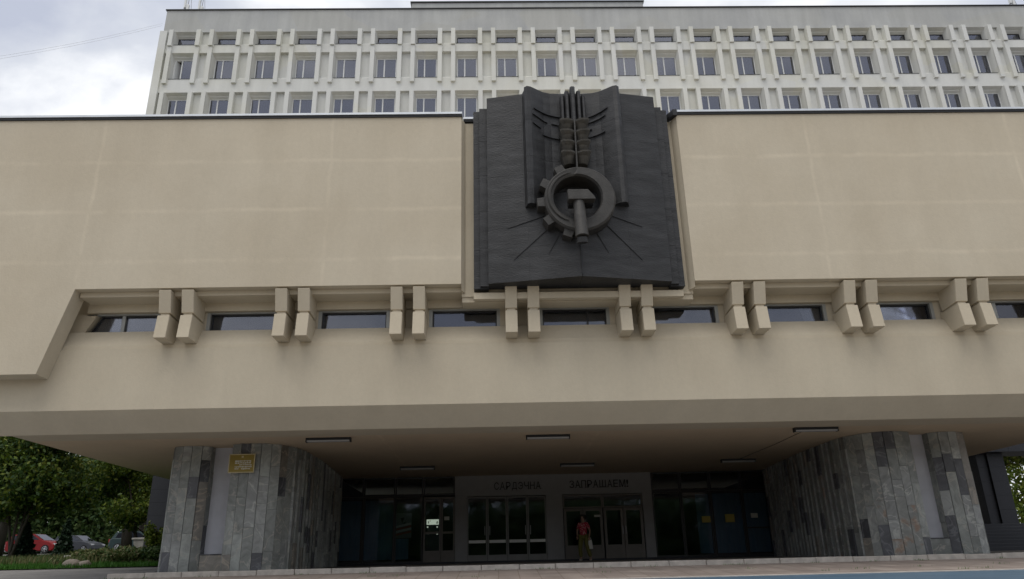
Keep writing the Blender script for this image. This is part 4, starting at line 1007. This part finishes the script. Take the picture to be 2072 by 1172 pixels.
# roof antennas
def mast(x, y, h, label, arms=True):
    t = thing('antenna_mast', label, 'antenna', (x, y, 41.9), 'masts on the tower roof')
    MB().tube([(x, y, 41.8), (x, y, 41.9 + h)], .03, 6).build('pole', M['steel'], t)
    if arms:
        MB().tube([(x - .35, y, 42.2), (x - .1, y, 41.9 + h)], .02, 5).build('brace', M['steel'], t)
        MB().tube([(x + .35, y, 41.9), (x + .1, y, 41.9 + h)], .02, 5).build('brace', M['steel'], t)
        MB().box(x - .09, x + .09, y - .1, y + .1, 42.25, 43.0).build('panel', M['pvc'], t)
        MB().box(x - .28, x - .16, y - .1, y + .1, 42.7, 43.6).build('panel', M['pvc'], t)
mast(-23.35, 46.7, 2.4, 'braced antenna mast at the left corner of the tower roof')
mast(-22.35, 46.9, 1.9, 'second antenna mast, right of the corner one on the tower roof')
mast(41.4, 46.7, 1.6, 'small antenna mast near the right picture edge on the tower roof', True)

# ------------------------------------------------------------------ the woman at the doors
def skin(name, pts, edges, rads, mat, parent, sub=2, root=0):
    me = bpy.data.meshes.new(name); me.from_pydata(pts, edges, []); me.materials.append(mat)
    o = bpy.data.objects.new(name, me); COL.objects.link(o); o.parent = parent
    md = o.modifiers.new('skin', 'SKIN'); md.use_smooth_shade = True
    sv = me.skin_vertices[0].data
    for i, rr in enumerate(rads):
        sv[i].radius = rr if isinstance(rr, tuple) else (rr, rr); sv[i].use_root = (i == root)
    sb = o.modifiers.new('sub', 'SUBSURF'); sb.levels = sub; sb.render_levels = sub
    return o
M['skin'] = plain('skin', (.36, .22, .16), .6); M['hair'] = plain('dark_hair', (.02, .014, .01), .6)
M['olive'] = plain('olive_trousers', (.13, .12, .03), .85); M['shoe'] = plain('pale_shoes', (.4, .38, .33), .7)
def floral():
    m, t, b = nodes('red_floral_blouse'); v = t.nodes.new('ShaderNodeTexVoronoi'); v.inputs['Scale'].default_value = 26; c = t.nodes.new('ShaderNodeValToRGB')
    tc_ = t.nodes.new('ShaderNodeTexCoord'); t.links.new(tc_.outputs['Object'], v.inputs[0]); t.links.new(v.outputs['Distance'], c.inputs[0])
    e_ = c.color_ramp.elements; e_[0].position = .28; e_[0].color = (.6, .5, .47, 1); e_[1].position = .34; e_[1].color = (.36, .02, .045, 1); t.links.new(c.outputs[0], b.inputs['Base Color']); b.inputs['Roughness'].default_value = .85
    return m
M['floral'] = floral()
wx, wy = 3.26, 29.9; wz = tz(wy)
wm = thing('person', 'woman in a red floral blouse and olive trousers walking past the doors', 'person', (wx, wy, wz))
wm.rotation_euler = (0, 0, radians(-25))
J = dict(pel=(0, 0, .88), wst=(0, 0, 1.03), chs=(0, -.01, 1.22), nck=(0, 0, 1.38), hd=(0, -.02, 1.46), hd2=(0, -.025, 1.56), top=(0, -.01, 1.63),
         hl=(.09, 0, .86), kl=(.17, -.08, .47), al=(.24, .02, .09), tl=(.25, -.12, .035), hr=(-.09, 0, .86), kr=(-.12, -.12, .48), ar=(-.13, -.02, .09), tr=(-.15, -.16, .035),
         sl=(.16, 0, 1.33), el=(.25, .04, 1.08), wl=(.24, -.06, .85), sr=(-.16, 0, 1.33), er=(-.25, .0, 1.08), wr=(-.2, -.16, .9))
names_ = list(J); ix = {n: i for i, n in enumerate(names_)}
ed = [('pel', 'wst'), ('wst', 'chs'), ('chs', 'nck'), ('nck', 'hd'), ('hd', 'hd2'), ('hd2', 'top'), ('pel', 'hl'), ('hl', 'kl'), ('kl', 'al'), ('al', 'tl'), ('pel', 'hr'), ('hr', 'kr'), ('kr', 'ar'), ('ar', 'tr'), ('chs', 'sl'), ('sl', 'el'), ('el', 'wl'), ('chs', 'sr'), ('sr', 'er'), ('er', 'wr')]
ra = dict(pel=.14, wst=.11, chs=.12, nck=.05, hd=.065, hd2=.088, top=.05, hl=.09, kl=.055, al=.035, tl=.03, hr=.09, kr=.055, ar=.035, tr=.03, sl=.06, el=.035, wl=.024, sr=.06, er=.035, wr=.024)
skin('body', [J[n] for n in names_], [(ix[a], ix[b]) for a, b in ed], [(ra[n], ra[n]) for n in names_], M['skin'], wm)
def sub(name, ks, es, rs, mat): 
    skin(name, [J[k] if isinstance(k, str) else k for k in ks], es, rs, M[mat], wm)
sub('blouse', ['pel', 'wst', 'chs', (0, 0, 1.34), 'sl', (.23, .03, 1.14), 'sr', (-.23, .01, 1.14)], [(0, 1), (1, 2), (2, 3), (2, 4), (4, 5), (2, 6), (6, 7)], [.165, .14, .145, .08, .078, .06, .078, .06], 'floral')
sub('trousers', [(0, 0, .92), 'hl', 'kl', (.235, .01, .13), 'hr', 'kr', (-.13, -.03, .13)], [(0, 1), (1, 2), (2, 3), (0, 4), (4, 5), (5, 6)], [.13, .112, .085, .075, .112, .085, .075], 'olive')
for s, a, t_n in ((1, 'al', 'tl'), (-1, 'ar', 'tr')): sub('shoe', [(J[a][0], J[a][1] + .04, .045), (J[a][0] + .0, J[a][1] - .06, .04), J[t_n]], [(0, 1), (1, 2)], [.042, .045, .032], 'shoe')
sub('hair', [(0, .06, 1.46), (0, .03, 1.62), (0, -.05, 1.68), (.085, -.01, 1.56), (-.085, -.01, 1.56)], [(0, 1), (1, 2), (1, 3), (1, 4)], [.11, .16, .10, .075, .075], 'hair')
for s, w in ((1, 'wl'), (-1, 'wr')):
    p = Vector(J[w]); 
    for f in range(5):
        off = Vector((s * .0 + (f - 2) * .013, -.01 * (f == 0), 0)); ln = (.045, .07, .078, .072, .058)[f]
        b0 = p + Vector((0, 0, -.015)); b1 = p + off + Vector((0, -.005, -.075 if f else -.04)); b2 = b1 + Vector((0, -.018, -ln * .5)); b3 = b2 + Vector((0, -.022, -ln * .35))
        skin('finger' if f else 'thumb', [b0, b1, b2, b3], [(0, 1), (1, 2), (2, 3)], [.018, .011, .009, .008], M['skin'], wm, 1)
for s in (-1, 1):
    MB().tube([(s * .03, -.106, 1.545), (s * .03, -.112, 1.545)], .009, 8).build('eye', M['hair'], wm, org=(0, 0, 0))
MB().add([(-.012, -.1, 1.52), (.012, -.1, 1.52), (0, -.13, 1.52), (0, -.1, 1.555)], [(0, 2, 1), (0, 3, 2), (1, 2, 3), (0, 1, 3)]).build('nose', M['skin'], wm, org=(0, 0, 0))
MB().box(-.022, .022, -.108, -.098, 1.487, 1.495).build('mouth', M['lampred'], wm, org=(0, 0, 0))
bgm = thing('shopping_bag', 'thin white bag hanging from the left hand of the woman', 'bag', (wx + .2, wy - .15, wz + .4))
MB().add([(wx + .13, wy - .2, wz + .42), (wx + .31, wy - .2, wz + .42), (wx + .31, wy - .1, wz + .42), (wx + .13, wy - .1, wz + .42), (wx + .16, wy - .19, wz + .74), (wx + .28, wy - .19, wz + .74), (wx + .28, wy - .12, wz + .74), (wx + .16, wy - .12, wz + .74)],
         [(0, 3, 2, 1), (4, 5, 6, 7), (0, 1, 5, 4), (1, 2, 6, 5), (2, 3, 7, 6), (3, 0, 4, 7)]).build('bag_body', M['paper'], bgm, bevel=.01)
MB().tube([(wx + .18, wy - .15, wz + .74), (wx + .2, wy - .15, wz + .82), (wx + .24, wy - .15, wz + .82), (wx + .26, wy - .15, wz + .74)], .006, 5).build('handle', M['paper'], bgm)
